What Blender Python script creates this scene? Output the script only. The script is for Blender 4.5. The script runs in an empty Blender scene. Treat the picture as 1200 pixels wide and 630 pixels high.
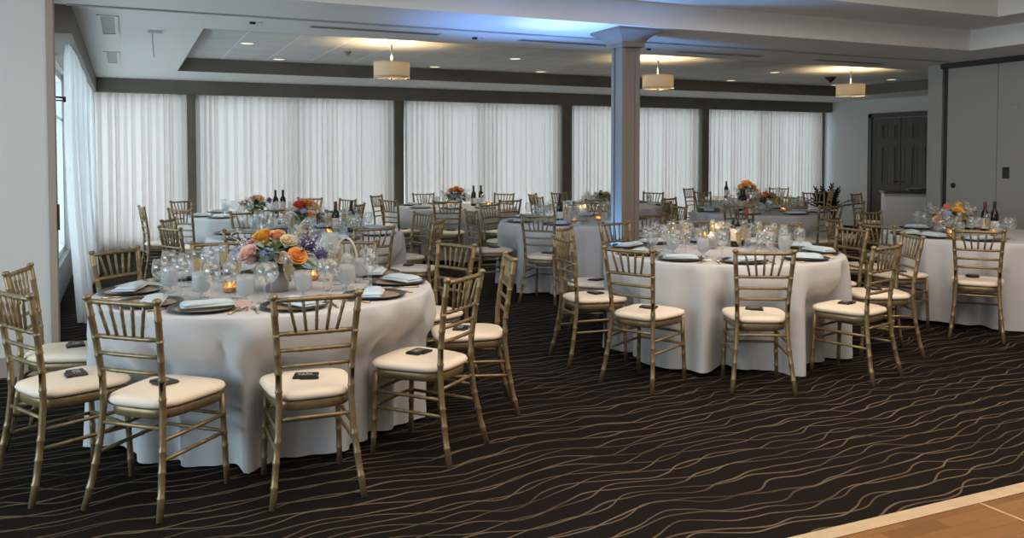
import bpy, math, random
from math import sin, cos, pi, radians, atan2, hypot, sqrt
from mathutils import Vector, Matrix
random.seed(7)
S = bpy.context.scene
COL = S.collection

# ------------------------------------------------------------------ camera
cam_d = bpy.data.cameras.new('camera'); cam = bpy.data.objects.new('camera', cam_d); COL.objects.link(cam)
cam_d.sensor_width = 36; cam_d.lens = 36 * 1003.5 / 1200; cam_d.shift_y = -0.0783
cam.location = (0, 0, 1.50); cam.rotation_euler = (radians(90 - 2.11), 0, radians(-24.376))
cam_d.clip_start = 0.05; cam_d.clip_end = 200
S.camera = cam
# ------------------------------------------------------------------ light, exposure
S.view_settings.view_transform = 'Standard'; S.view_settings.look = 'None'
S.view_settings.gamma = 1; S.view_settings.exposure = 0.0; S.view_settings.use_curve_mapping = False
S.cycles.use_denoising = True
S.cycles.max_bounces = 10; S.cycles.transparent_max_bounces = 24; S.cycles.transmission_bounces = 6
S.cycles.sample_clamp_indirect = 4.0
S.cycles.caustics_reflective = False; S.cycles.caustics_refractive = False
W = bpy.data.worlds.new('daylight'); S.world = W; W.use_nodes = True
W.node_tree.nodes['Background'].inputs[0].default_value = (0.74, 0.90, 1.0, 1)
W.node_tree.nodes['Background'].inputs[1].default_value = 3.9

def area(name, loc, rot, sx, sy, power=0, col=(1, 1, 1), portal=False, spread=180):
    l = bpy.data.lights.new(name, 'AREA'); l.shape = 'RECTANGLE'; l.size = sx; l.size_y = sy
    l.energy = power; l.color = col; l.cycles.is_portal = portal; l.spread = radians(spread)
    o = bpy.data.objects.new(name, l); COL.objects.link(o); o.location = loc; o.rotation_euler = rot
    return o
# hall lamps over the dance floor (main hall ceiling) and daylight from the main hall's own windows on the left
area('hall_lamp', (3.6, 2.2, 3.40), (0, 0, 0), 6.5, 4.5, 270, (1.0, 0.83, 0.66))
area('hall_window_daylight', (-4.85, 2.5, 1.7), (radians(90), 0, radians(-90)), 6.0, 2.0, 245, (0.70, 0.88, 1.0))

def point(name, loc, power, col, r=0.03):
    l = bpy.data.lights.new(name, 'POINT'); l.energy = power; l.color = col; l.shadow_soft_size = r
    o = bpy.data.objects.new(name, l); COL.objects.link(o); o.location = loc; return o
def spot(name, loc, target, power, col, ang=60, blend=1.0, r=0.05):
    l = bpy.data.lights.new(name, 'SPOT'); l.energy = power; l.color = col; l.spot_size = radians(ang); l.spot_blend = blend
    l.shadow_soft_size = r
    o = bpy.data.objects.new(name, l); COL.objects.link(o); o.location = loc
    o.rotation_euler = (Vector(target) - Vector(loc)).to_track_quat('-Z', 'Y').to_euler(); return o

# ------------------------------------------------------------------ materials
M = {}
def mat(name, col, rough=0.6, metal=0.0, bump=None, var=None, **kw):
    m = bpy.data.materials.new(name); m.use_nodes = True; nt = m.node_tree; b = nt.nodes['Principled BSDF']
    b.inputs['Base Color'].default_value = (*col, 1); b.inputs['Roughness'].default_value = rough; b.inputs['Metallic'].default_value = metal
    for k, v in kw.items(): b.inputs[k.replace('_', ' ')].default_value = v
    if bump or var:
        tc = nt.nodes.new('ShaderNodeTexCoord'); n = nt.nodes.new('ShaderNodeTexNoise')
        n.inputs['Scale'].default_value = (bump or var)[0]; n.inputs['Detail'].default_value = 3
        nt.links.new(tc.outputs['Object'], n.inputs['Vector'])
        if bump:
            bp = nt.nodes.new('ShaderNodeBump'); bp.inputs['Strength'].default_value = bump[1]; bp.inputs['Distance'].default_value = 0.004
            nt.links.new(n.outputs['Fac'], bp.inputs['Height']); nt.links.new(bp.outputs['Normal'], b.inputs['Normal'])
        if var:
            r = nt.nodes.new('ShaderNodeValToRGB'); d = var[1]
            r.color_ramp.elements[0].position = 0.35; r.color_ramp.elements[1].position = 0.65
            r.color_ramp.elements[0].color = (*[c * (1 - d) for c in col], 1); r.color_ramp.elements[1].color = (*[min(1, c * (1 + d)) for c in col], 1)
            nt.links.new(n.outputs['Fac'], r.inputs['Fac']); nt.links.new(r.outputs['Color'], b.inputs['Base Color'])
    M[name] = m; return m
def emis(name, col, s):
    m = bpy.data.materials.new(name); m.use_nodes = True; nt = m.node_tree
    nt.nodes.remove(nt.nodes['Principled BSDF']); e = nt.nodes.new('ShaderNodeEmission')
    e.inputs[0].default_value = (*col, 1); e.inputs[1].default_value = s
    nt.links.new(e.outputs[0], nt.nodes['Material Output'].inputs[0]); M[name] = m; return m
def glassy(name, tcol, fac, diff=None, dfac=0.0, rough=0.03):
    """thin glass: transparent shell with a fresnel gloss, optionally part frosted or hazed"""
    m = bpy.data.materials.new(name); m.use_nodes = True; nt = m.node_tree; nt.nodes.remove(nt.nodes['Principled BSDF'])
    N = nt.nodes.new; L = nt.links.new
    t = N('ShaderNodeBsdfTransparent'); t.inputs[0].default_value = (*tcol, 1)
    cur = t.outputs[0]
    if diff:
        d = N('ShaderNodeBsdfDiffuse'); d.inputs[0].default_value = (*diff, 1)
        tl = N('ShaderNodeBsdfTranslucent'); tl.inputs[0].default_value = (*diff, 1)
        mm = N('ShaderNodeMixShader'); mm.inputs[0].default_value = 0.5; L(d.outputs[0], mm.inputs[1]); L(tl.outputs[0], mm.inputs[2])
        m2 = N('ShaderNodeMixShader'); m2.inputs[0].default_value = dfac; L(cur, m2.inputs[1]); L(mm.outputs[0], m2.inputs[2]); cur = m2.outputs[0]
    g = N('ShaderNodeBsdfGlossy'); g.inputs['Roughness'].default_value = rough; g.inputs[0].default_value = (1, 1, 1, 1)
    fr = N('ShaderNodeLayerWeight'); fr.inputs[0].default_value = 0.5
    pw = N('ShaderNodeMath'); pw.operation = 'POWER'; pw.inputs[1].default_value = 3.0; L(fr.outputs['Facing'], pw.inputs[0])
    mu = N('ShaderNodeMath'); mu.operation = 'MULTIPLY_ADD'; mu.inputs[1].default_value = 0.55 * fac; mu.inputs[2].default_value = 0.035 * fac; L(pw.outputs[0], mu.inputs[0])
    mx = N('ShaderNodeMixShader'); L(mu.outputs[0], mx.inputs[0]); L(cur, mx.inputs[1]); L(g.outputs[0], mx.inputs[2])
    L(mx.outputs[0], nt.nodes['Material Output'].inputs[0]); M[name] = m; return m
def sheer(name, col, tfrac, trans=0.75):
    m = bpy.data.materials.new(name); m.use_nodes = True; nt = m.node_tree; nt.nodes.remove(nt.nodes['Principled BSDF'])
    N = nt.nodes.new; L = nt.links.new
    d = N('ShaderNodeBsdfDiffuse'); d.inputs[0].default_value = (*col, 1)
    tl = N('ShaderNodeBsdfTranslucent'); tl.inputs[0].default_value = (*col, 1)
    t = N('ShaderNodeBsdfTransparent')
    a = N('ShaderNodeMixShader'); a.inputs[0].default_value = trans; L(d.outputs[0], a.inputs[1]); L(tl.outputs[0], a.inputs[2])
    b = N('ShaderNodeMixShader'); b.inputs[0].default_value = tfrac; L(a.outputs[0], b.inputs[1]); L(t.outputs[0], b.inputs[2])
    L(b.outputs[0], nt.nodes['Material Output'].inputs[0]); M[name] = m; return m

mat('paint', (0.70, 0.70, 0.68), 0.8, bump=(60, 0.05))
mat('paint_ceiling', (0.80, 0.80, 0.78), 0.85, bump=(60, 0.05))
mat('paint_panel', (0.40, 0.385, 0.345), 0.6, bump=(200, 0.05))
mat('paint_jamb', (0.40, 0.34, 0.28), 0.6)
mat('brown', (0.19, 0.165, 0.135), 0.6, var=(3, 0.06))
mat('dark_track', (0.02, 0.018, 0.016), 0.5)
mat('column_paint', (0.235, 0.20, 0.175), 0.6)
mat('seam', (0.45, 0.45, 0.44), 0.7)
mat('door_paint', (0.085, 0.078, 0.062), 0.45)
mat('white_gloss', (0.72, 0.73, 0.73), 0.4)
mat('grey_heater', (0.22, 0.24, 0.25), 0.5)
mat('dark_metal', (0.04, 0.038, 0.035), 0.4, 0.6)
mat('red_latch', (0.12, 0.03, 0.02), 0.5)
mat('gold', (0.275, 0.205, 0.110), 0.38, 0.45, var=(30, 0.12))
mat('cushion', (0.88, 0.77, 0.63), 0.85, bump=(300, 0.1), var=(5, 0.03))
mat('cloth', (0.60, 0.61, 0.63), 0.9, bump=(400, 0.08))
mat('napkin', (0.56, 0.68, 0.77), 0.9, bump=(300, 0.1))
mat('charger_rim', (0.03, 0.024, 0.02), 0.25)
mat('charger_face', (0.42, 0.31, 0.22), 0.3, 0.2)
mat('gold_cutlery', (0.62, 0.42, 0.2), 0.25, 0.9)
mat('card', (0.72, 0.58, 0.46), 0.7)
mat('pink_card', (0.75, 0.50, 0.45), 0.6)
mat('favor_black', (0.012, 0.011, 0.011), 0.45)
mat('favor_print', (0.42, 0.40, 0.36), 0.6, var=(120, 0.5))
mat('bottle_glass', (0.012, 0.016, 0.012), 0.12)
mat('foil_dark', (0.02, 0.03, 0.025), 0.35)
mat('foil_red', (0.16, 0.025, 0.02), 0.35)
mat('label_cream', (0.62, 0.58, 0.5), 0.7)
mat('label_white', (0.75, 0.77, 0.78), 0.7)
mat('pewter', (0.36, 0.36, 0.36), 0.35, 0.6)
mat('vase_gold', (0.45, 0.32, 0.15), 0.3, 0.8)
mat('wood_table', (0.3, 0.2, 0.1), 0.5)
mat('leaf', (0.06, 0.11, 0.035), 0.6, var=(30, 0.35))
mat('leaf_pale', (0.24, 0.30, 0.22), 0.7, var=(30, 0.25))
mat('leaf_dark', (0.006, 0.018, 0.008), 0.5)
mat('pot', (0.02, 0.016, 0.014), 0.5)
for n, c in dict(pink=(0.88, 0.58, 0.53), blush=(0.88, 0.72, 0.64), orange=(0.85, 0.40, 0.12), yellow=(0.85, 0.52, 0.10), coral=(0.78, 0.16, 0.08),
                 blue=(0.36, 0.42, 0.66), purple=(0.14, 0.11, 0.26), cream=(0.78, 0.68, 0.45), peach=(0.85, 0.50, 0.30), gypsum=(0.75, 0.72, 0.66)).items():
    mat('petal_' + n, c, 0.75, var=(60, 0.18))
mat('wax', (0.85, 0.78, 0.66), 0.6)
mat('bar_white', (0.80, 0.76, 0.73), 0.5)
mat('bar_top', (0.05, 0.045, 0.04), 0.4)
mat('dance_border', (0.56, 0.42, 0.27), 0.45, var=(15, 0.06))
glassy('glass', (0.97, 0.98, 0.98), 1.7, (0.9, 0.92, 0.93), 0.06)  # whitish haze mixed into the colour stands in for highlights on clear glass
glassy('clear_water', (0.95, 0.97, 0.98), 0.5, (0.9, 0.93, 0.95), 0.10)
glassy('pane', (0.95, 0.97, 0.98), 0.6)
glassy('frosted', (0.9, 0.93, 0.94), 1.0, (0.95, 0.97, 0.98), 0.30, 0.2)
glassy('iced', (0.92, 0.94, 0.95), 1.0, (0.95, 0.97, 0.98), 0.40, 0.25)
glassy('champagne', (0.95, 0.82, 0.50), 0.6, (0.9, 0.7, 0.35), 0.3, 0.1)
glassy('amber', (1.0, 0.80, 0.52), 1.0, (0.85, 0.62, 0.36), 0.4, 0.1)
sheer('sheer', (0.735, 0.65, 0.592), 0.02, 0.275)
sheer('sheer_light', (0.93, 0.93, 0.92), 0.48, 0.75)
sheer('shade_fabric', (0.90, 0.86, 0.78), 0.0, 0.6)
sheer('diffuser', (0.92, 0.88, 0.80), 0.0, 0.8)
emis('lens', (1.0, 0.86, 0.62), 1.2)
emis('flame', (1.0, 0.62, 0.2), 14)
emis('led', (0.3, 0.45, 1.0), 6)

def carpet():
    m = bpy.data.materials.new('carpet'); m.use_nodes = True; nt = m.node_tree; b = nt.nodes['Principled BSDF']; N = nt.nodes.new; L = nt.links.new
    b.inputs['Roughness'].default_value = 1.0; b.inputs['Specular IOR Level'].default_value = 0.05
    tc = N('ShaderNodeTexCoord')
    rot = N('ShaderNodeMapping'); rot.inputs['Rotation'].default_value = (0, 0, radians(-4)); L(tc.outputs['Object'], rot.inputs['Vector'])
    sep = N('ShaderNodeSeparateXYZ'); L(rot.outputs[0], sep.inputs[0])
    def math_(op, a, c=None, d=None):
        n = N('ShaderNodeMath'); n.operation = op
        for i, v in enumerate((a, c, d)):
            if v is None: continue
            if isinstance(v, (int, float)): n.inputs[i].default_value = v
            else: L(v, n.inputs[i])
        return n.outputs[0]
    def noise(sx, sy, off, det=1.0):
        mp = N('ShaderNodeMapping'); mp.inputs['Scale'].default_value = (sx, sy, 1); mp.inputs['Location'].default_value = (off, off * 1.7, off)
        L(rot.outputs[0], mp.inputs['Vector'])
        n = N('ShaderNodeTexNoise'); n.inputs['Scale'].default_value = 1.0; n.inputs['Detail'].default_value = det; n.inputs['Roughness'].default_value = 0.4
        L(mp.outputs[0], n.inputs['Vector']); return n.outputs['Fac']
    def lines(freq, amp, sx, sy, off, w):
        # wandering contour lines; width kept even by the local stretch
        n1 = noise(sx, sy, off)
        v = math_('ADD', math_('MULTIPLY', sep.outputs['Y'], freq), math_('MULTIPLY', n1, amp))
        f = math_('ABSOLUTE', math_('SUBTRACT', math_('FRACT', v), 0.5))
        mr = N('ShaderNodeMapRange'); mr.interpolation_type = 'SMOOTHSTEP'
        mr.inputs['From Min'].default_value = w * 0.55; mr.inputs['From Max'].default_value = w * 1.25
        mr.inputs['To Min'].default_value = 1; mr.inputs['To Max'].default_value = 0
        L(f, mr.inputs['Value']); return mr.outputs[0]
    a = lines(8.4, 2.7, 2.5, 1.2, 3.1, 0.046)
    c = lines(7.1, 3.0, 2.1, 1.0, 11.7, 0.040)
    mxx = math_('MAXIMUM', a, math_('MULTIPLY', c, 0.85))
    fade = noise(2.2, 3.0, 23.0)
    fr = N('ShaderNodeMapRange'); fr.inputs['From Min'].default_value = 0.3; fr.inputs['From Max'].default_value = 0.62; fr.inputs['To Min'].default_value = 0.35
    L(fade, fr.inputs['Value'])
    fac = math_('MULTIPLY', mxx, fr.outputs[0])
    pile = noise(420, 420, 1.0, 2.0)
    base = N('ShaderNodeMix'); base.data_type = 'RGBA'; base.inputs[6].default_value = (0.0075, 0.0060, 0.0054, 1); base.inputs[7].default_value = (0.0175, 0.0135, 0.0118, 1); L(pile, base.inputs[0])
    mix = N('ShaderNodeMix'); mix.data_type = 'RGBA'; L(fac, mix.inputs[0]); L(base.outputs[2], mix.inputs[6]); mix.inputs[7].default_value = (0.150, 0.113, 0.076, 1)
    L(mix.outputs[2], b.inputs['Base Color'])
    bp = N('ShaderNodeBump'); bp.inputs['Strength'].default_value = 0.3; bp.inputs['Distance'].default_value = 0.003; L(pile, bp.inputs['Height']); L(bp.outputs[0], b.inputs['Normal'])
    M['carpet'] = m
carpet()
def tiles():
    m = bpy.data.materials.new('ceiling_tile'); m.use_nodes = True; nt = m.node_tree; b = nt.nodes['Principled BSDF']; N = nt.nodes.new; L = nt.links.new
    b.inputs['Roughness'].default_value = 0.9
    tc = N('ShaderNodeTexCoord'); mp = N('ShaderNodeMapping'); mp.inputs['Location'].default_value = (-0.08, 0.02, 0); L(tc.outputs['Object'], mp.inputs[0])
    br = N('ShaderNodeTexBrick'); br.offset = 0; br.inputs['Scale'].default_value = 1.0; br.inputs['Brick Width'].default_value = 0.61; br.inputs['Row Height'].default_value = 0.61
    br.inputs['Mortar Size'].default_value = 0.013; br.inputs['Mortar Smooth'].default_value = 0.1
    br.inputs['Color1'].default_value = (0.68, 0.69, 0.67, 1); br.inputs['Color2'].default_value = (0.63, 0.64, 0.62, 1); br.inputs['Mortar'].default_value = (0.85, 0.85, 0.84, 1)
    L(mp.outputs[0], br.inputs['Vector']); L(br.outputs['Color'], b.inputs['Base Color'])
    M['ceiling_tile'] = m
tiles()
def parquet():
    m = bpy.data.materials.new('parquet'); m.use_nodes = True; nt = m.node_tree; b = nt.nodes['Principled BSDF']; N = nt.nodes.new; L = nt.links.new
    b.inputs['Roughness'].default_value = 0.3
    tc = N('ShaderNodeTexCoord')
    br = N('ShaderNodeTexBrick'); br.offset = 0.5; br.inputs['Scale'].default_value = 1.0; br.inputs['Brick Width'].default_value = 0.3; br.inputs['Row Height'].default_value = 0.076
    br.inputs['Mortar Size'].default_value = 0.0012
    br.inputs['Color1'].default_value = (0.34, 0.165, 0.055, 1); br.inputs['Color2'].default_value = (0.24, 0.108, 0.034, 1); br.inputs['Mortar'].default_value = (0.15, 0.07, 0.025, 1)
    L(tc.outputs['Object'], br.inputs['Vector'])
    mp = N('ShaderNodeMapping'); mp.inputs['Scale'].default_value = (4, 60, 1); L(tc.outputs['Object'], mp.inputs[0])
    n = N('ShaderNodeTexNoise'); n.inputs['Scale'].default_value = 1.5; n.inputs['Detail'].default_value = 4; L(mp.outputs[0], n.inputs['Vector'])
    mx = N('ShaderNodeMix'); mx.data_type = 'RGBA'; mx.blend_type = 'MULTIPLY'; mx.inputs[0].default_value = 0.35; L(br.outputs['Color'], mx.inputs[6]); L(n.outputs['Color'], mx.inputs[7])
    L(mx.outputs[2], b.inputs['Base Color']); M['parquet'] = m
parquet()

# ------------------------------------------------------------------ mesh helpers
class MB:
    """collects shapes, then links them as ONE mesh object"""
    def __init__(s): s.v = []; s.f = []; s.sm = []
    def add(s, vs, fs, smooth=False):
        o = len(s.v); s.v += [tuple(p) for p in vs]; s.f += [tuple(i + o for i in f) for f in fs]; s.sm += [smooth] * len(fs); return s
    def box(s, x0, x1, y0, y1, z0, z1, rz=0, c=None):
        vs = [(x, y, z) for z in (z0, z1) for y in (y0, y1) for x in (x0, x1)]
        if rz:
            cx, cy = c or ((x0 + x1) / 2, (y0 + y1) / 2)
            vs = [(cx + (x - cx) * cos(rz) - (y - cy) * sin(rz), cy + (x - cx) * sin(rz) + (y - cy) * cos(rz), z) for x, y, z in vs]
        return s.add(vs, [(0, 2, 3, 1), (4, 5, 7, 6), (0, 1, 5, 4), (2, 6, 7, 3), (0, 4, 6, 2), (1, 3, 7, 5)])
    def tube(s, pts, rad, n=8, cap=True):
        pts = [Vector(p) for p in pts]
        if not isinstance(rad, (list, tuple)): rad = [rad] * len(pts)
        vs = []; fs = []
        ref = None
        for i, p in enumerate(pts):
            d = (pts[min(i + 1, len(pts) - 1)] - pts[max(i - 1, 0)]).normalized()
            if ref is None: ref = Vector((1, 0, 0)) if abs(d.x) < 0.8 else Vector((0, 1, 0))
            a = d.cross(ref).normalized(); b = d.cross(a).normalized(); ref = -b.cross(d) if False else ref
            for k in range(n):
                t = 2 * pi * k / n; vs.append(p + (a * cos(t) + b * sin(t)) * rad[i])
        for i in range(len(pts) - 1):
            for k in range(n):
                k2 = (k + 1) % n; fs.append((i * n + k, i * n + k2, (i + 1) * n + k2, (i + 1) * n + k))
        if cap: fs.append(tuple(range(n))[::-1]); fs.append(tuple(range((len(pts) - 1) * n, len(pts) * n)))
        return s.add(vs, fs, True)
    def lathe(s, prof, n=20, c=(0, 0, 0), sy=1.0):
        vs = []; fs = []
        for r, z in prof:
            for k in range(n):
                t = 2 * pi * k / n; vs.append((c[0] + r * cos(t), c[1] + r * sin(t) * sy, c[2] + z))
        for i in range(len(prof) - 1):
            for k in range(n):
                k2 = (k + 1) % n; fs.append((i * n + k, i * n + k2, (i + 1) * n + k2, (i + 1) * n + k))
        if prof[0][0] > 1e-6 and s.capb: fs.append(tuple(range(n))[::-1])
        if prof[-1][0] > 1e-6 and s.capt: fs.append(tuple(range((len(prof) - 1) * n, len(prof) * n)))
        return s.add(vs, fs, True)
    capb = True; capt = True
    def mesh(s, name, m):
        me = bpy.data.meshes.new(name); me.from_pydata(s.v, [], s.f); me.materials.append(M[m])
        me.polygons.foreach_set('use_smooth', s.sm); me.update(); return me
    def build(s, name, m, parent=None, loc=None, rz=0):
        return link(name, s.mesh(name, m), parent, loc, rz)
def open_mb():
    b = MB(); b.capb = b.capt = False; return b
def link(name, me, parent=None, loc=None, rz=0):
    o = bpy.data.objects.new(name, me); COL.objects.link(o)
    if parent: o.parent = parent
    if loc is not None: o.location = loc
    if rz: o.rotation_euler = (0, 0, rz)
    return o
def tag(o, label, cat, group=None, kind=None):
    o['label'] = label; o['category'] = cat
    if group: o['group'] = group
    if kind: o['kind'] = kind
    return o
def struct(o): o['kind'] = 'structure'; return o
def empty(name, loc, rz=0):
    o = bpy.data.objects.new(name, None); COL.objects.link(o); o.location = loc; o.rotation_euler = (0, 0, rz); o.empty_display_size = 0.1; return o
def dup(root, loc, rz=0, label=None, group=None):
    r = root.copy(); COL.objects.link(r); r.location = loc; r.rotation_euler = (0, 0, rz)
    if label: r['label'] = label
    if group: r['group'] = group
    for ch in root.children:
        c = ch.copy(); COL.objects.link(c); c.parent = r
        for g in ch.children:
            d = g.copy(); COL.objects.link(d); d.parent = c
    return r

# ================================================================== THE SETTING
CZ = 2.72          # soffit height
XL, XR, YB = -0.62, 14.5, 14.75
# floor: carpet, dance floor
struct(MB().add([(x, y, z) for z in (0, -.1) for x, y in ((-5, -6), (14.8, -6), (14.8, 15.1), (XL - .2, 15.1), (XL - .2, 6.84), (-5, 6.84))],
       [(0, 1, 2, 3, 4, 5), (11, 10, 9, 8, 7, 6)] + [(i, i + 6, (i + 1) % 6 + 6, (i + 1) % 6) for i in range(6)]).build('floor', 'carpet'))
df = empty('dance_floor', (0, 0, 0)); tag(df, 'wooden parquet dance floor with pale border edging the carpet', 'dance floor')
MB().box(0.3, 9.5, -3.9, 2.47, 0.002, 0.018).build('parquet', 'parquet', df)
bm = MB(); bm.add([(0.2, 2.58, 0.001), (9.6, 2.58, 0.001), (9.5, 2.47, 0.020), (0.3, 2.47, 0.020)], [(0, 1, 2, 3)]); bm.build('border', 'dance_border', df)
bm = MB()
for k in range(-3, 7): bm.box(3.325 + 0.915 * k - .005, 3.325 + 0.915 * k + .005, -3.9, 2.47, 0.010, 0.0186)
bm.build('seam_strip', 'dance_border', df)
# walls
struct(MB().box(-5, -0.475, 6.70, 6.84, 0, 3.5).build('wall_partition', 'paint'))
struct(MB().box(-0.475, -0.43, 6.685, 6.855, 0, CZ).build('trim_1', 'paint_jamb'))
struct(MB().box(-5, -0.475, 6.683, 6.70, 0, 0.135).build('baseboard_partition', 'paint_jamb'))
tag(MB().box(-0.432, -0.416, 6.75, 6.80, 0.99, 1.17).build('latch_plate', 'red_latch'), 'dark red latch plate on the edge of the white partition', 'latch')
# window wall: curb, header, posts
BX = [(-0.50, 0.93), (1.06, 4.36), (4.53, 7.70), (7.90, 10.98), (11.15, 14.36)]
struct(MB().box(XL - .2, XR + .2, YB + .05, YB + .3, 0, 0.12).build('wall_back', 'paint'))
struct(MB().box(XL - .2, XR + .2, YB + .05, YB + .3, 2.5, 3.6).build('wall_header', 'paint'))
edges = [XL - .2] + [x for b in BX for x in b] + [XR + .2]
for i in range(0, len(edges), 2):
    struct(MB().box(edges[i], edges[i + 1], YB - 0.12 if 0 < i < 10 else YB + .05, YB + .3, 0, 2.5).build('trim_%d' % (2 + i // 2), 'brown'))
for i, (a, c) in enumerate(BX):
    struct(MB().box(a, c, YB - .17, YB + .05, 2.50, CZ).build('trim_%d' % (10 + i), 'brown'))
for i in range(4):
    struct(MB().box(BX[i][1], BX[i + 1][0], YB - .17, YB + .05, 2.50, CZ).build('trim_%d' % (16 + i), 'brown'))
struct(MB().box(BX[4][1], XR, YB - .17, YB + .05, 2.50, CZ).build('trim_20', 'brown'))
for i, (a, c) in enumerate(BX):
    w = empty('window_%d' % (i + 1), (0, 0, 0)); struct(w)
    b = MB(); y0, y1 = YB + .14, YB + .2
    b.box(a, a + .05, y0, y1, .12, 2.5); b.box(c - .05, c, y0, y1, .12, 2.5); b.box(a, c, y0, y1, .12, .18); b.box(a, c, y0, y1, 2.44, 2.5)
    n = max(1, round((c - a) / 1.6))
    for k in range(1, n): x = a + (c - a) * k / n; b.box(x - .045, x + .045, y0, y1, .12, 2.5)
    b.build('window_frame', 'white_gloss', w)
    MB().box(a + .02, c - .02, YB + .165, YB + .172, .14, 2.48).build('window_pane', 'pane', w)
    area('bay_portal', ((a + c) / 2, YB + .32, 1.31), (radians(-90), 0, 0), c - a, 2.42, portal=True)
# left wall with its windows
struct(MB().box(XL - .25, XL, 6.84, 15.0, 0, 0.36).build('wall_left', 'grey_heater'))
struct(MB().box(XL - .25, XL, 6.84, 15.0, 2.5, 3.6).build('wall_left_header', 'paint'))
lw = [(7.0, 7.84), (7.98, 9.3), (9.45, 11.9), (12.05, 14.5)]
for i, (a, c) in enumerate(lw):
    w = empty('window_%d' % (6 + i), (0, 0, 0)); struct(w)
    b = MB(); x0, x1 = XL - .16, XL - .06
    b.box(x0, x1, a, a + .06, .36, 2.5); b.box(x0, x1, c - .06, c, .36, 2.5); b.box(x0, x1, a, c, .36, .42); b.box(x0, x1, a, c, 2.42, 2.5)
    b.box(x0, x1, (a + c) / 2 - .04, (a + c) / 2 + .04, .36, 2.5); b.box(x0, x1, a, c, 1.93, 1.97)
    b.build('window_frame', 'white_gloss', w)
    MB().box(XL - .115, XL - .105, a + .02, c - .02, .38, 2.48).build('window_pane', 'pane', w)
    area('left_portal', (XL - .3, (a + c) / 2, 1.43), (radians(90), 0, radians(-90)), c - a, 2.14, portal=True)
for k, (a, c) in enumerate([(6.84, 7.0), (7.84, 7.98), (9.3, 9.45), (11.9, 12.05), (14.5, 15.0)]):
    struct(MB().box(XL - .25, XL, a, c, .36, 2.5).build('trim_%d' % (31 + k), 'paint'))
struct(MB().box(XL, -0.365, 7.75, YB - .17, 2.49, CZ).build('trim_25', 'brown'))
# right far wall with the double door
struct(MB().box(XR, XR + .15, 8.1, 15.0, 0, 3.6).build('wall_right_far', 'paint'))
d = empty('door_1', (XR, 12.68, 0)); struct(d)
b = MB(); b.box(-.05, 0, -.84, -.74, 0, 2.42); b.box(-.05, 0, .74, .84, 0, 2.42); b.box(-.05, 0, -.84, .84, 2.32, 2.42); b.build('door_frame', 'door_paint', d)
for s in (-1, 1):
    b = MB(); y0, y1 = (-.735, -.008) if s < 0 else (.008, .735); b.box(-.03, 0, y0, y1, 0.01, 2.31)
    for (z0, z1) in ((.18, .78), (.92, 1.74), (1.88, 2.2)):
        for (p0, p1) in ((.09, .34), (.40, .65)):
            yy0, yy1 = y0 + p0, y0 + p1
            b.box(-.036, -.03, yy0, yy1, z0, z0 + .02); b.box(-.036, -.03, yy0, yy1, z1 - .02, z1); b.box(-.036, -.03, yy0, yy0 + .02, z0, z1); b.box(-.036, -.03, yy1 - .02, yy1, z0, z1)
            b.box(-.044, -.03, yy0 + .045, yy1 - .045, z0 + .045, z1 - .045)
    leaf = b.build('door_leaf', 'door_paint', d)
    b = MB(); b.tube([(-.035, -.06 * s, 1.0), (-.09, -.06 * s, 1.0), (-.09, -.16 * s, 1.0)], .011, 8); b.build('door_handle', 'dark_metal', leaf)
# wall return, post and the folding partition panels on the right
struct(MB().box(10.0, XR + .15, 8.02, 8.16, 0, 3.6).build('wall_return', 'paint'))
struct(MB().box(9.845, 10.02, 7.98, 8.20, 0, CZ).build('trim_26', 'paint_panel'))
tag(MB().box(9.885, 9.94, 7.962, 7.98, 2.39, 2.48).build('thermostat', 'white_gloss'), 'small white sensor box high on the post beside the panels', 'sensor')
struct(MB().box(9.78, 9.90, -6, 7.96, 2.655, CZ).build('trim_27', 'dark_track'))
struct(MB().box(9.86, 10.0, -6, 7.96, 0, 2.655).build('wall_right', 'dark_track'))
edgeY = [7.86, 7.155, 6.05, 4.95, 3.85, 2.75, 1.65, 0.55, -0.55, -1.65]
for i in range(len(edgeY) - 1):
    p = struct(MB().box(9.80, 9.855, edgeY[i + 1] + .004, edgeY[i] - .004, 0.012, 2.65).build('door_%d' % (i + 2), 'paint_panel'))
    if i == 0:
        b = MB(); b.lathe([(0.0, 0), (.036, 0), (.036, .008), (.03, .014), (0, .014)], 20)
        k = b.build('door_knob', 'dark_metal', p, (9.80, 7.755, 1.135)); k.rotation_euler = (0, radians(-90), 0)
    if i == 1:
        b = MB(); b.box(9.79, 9.80, 6.985, 7.07, 1.24, 1.38); b.box(9.786, 9.792, 7.0, 7.055, 1.26, 1.36); b.build('flush_pull', 'dark_metal', p)
        MB().box(9.786, 9.80, 6.88, 6.95, 2.09, 2.11).build('lock_cover', 'seam', p)
# hall shell
struct(MB().box(-5, 9.9, -6.2, -6, 0, 3.6).build('wall_hall_back', 'paint'))
struct(MB().box(-5.2, -5, -6.2, 6.84, 0, 3.6).build('wall_hall_left', 'paint'))
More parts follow.
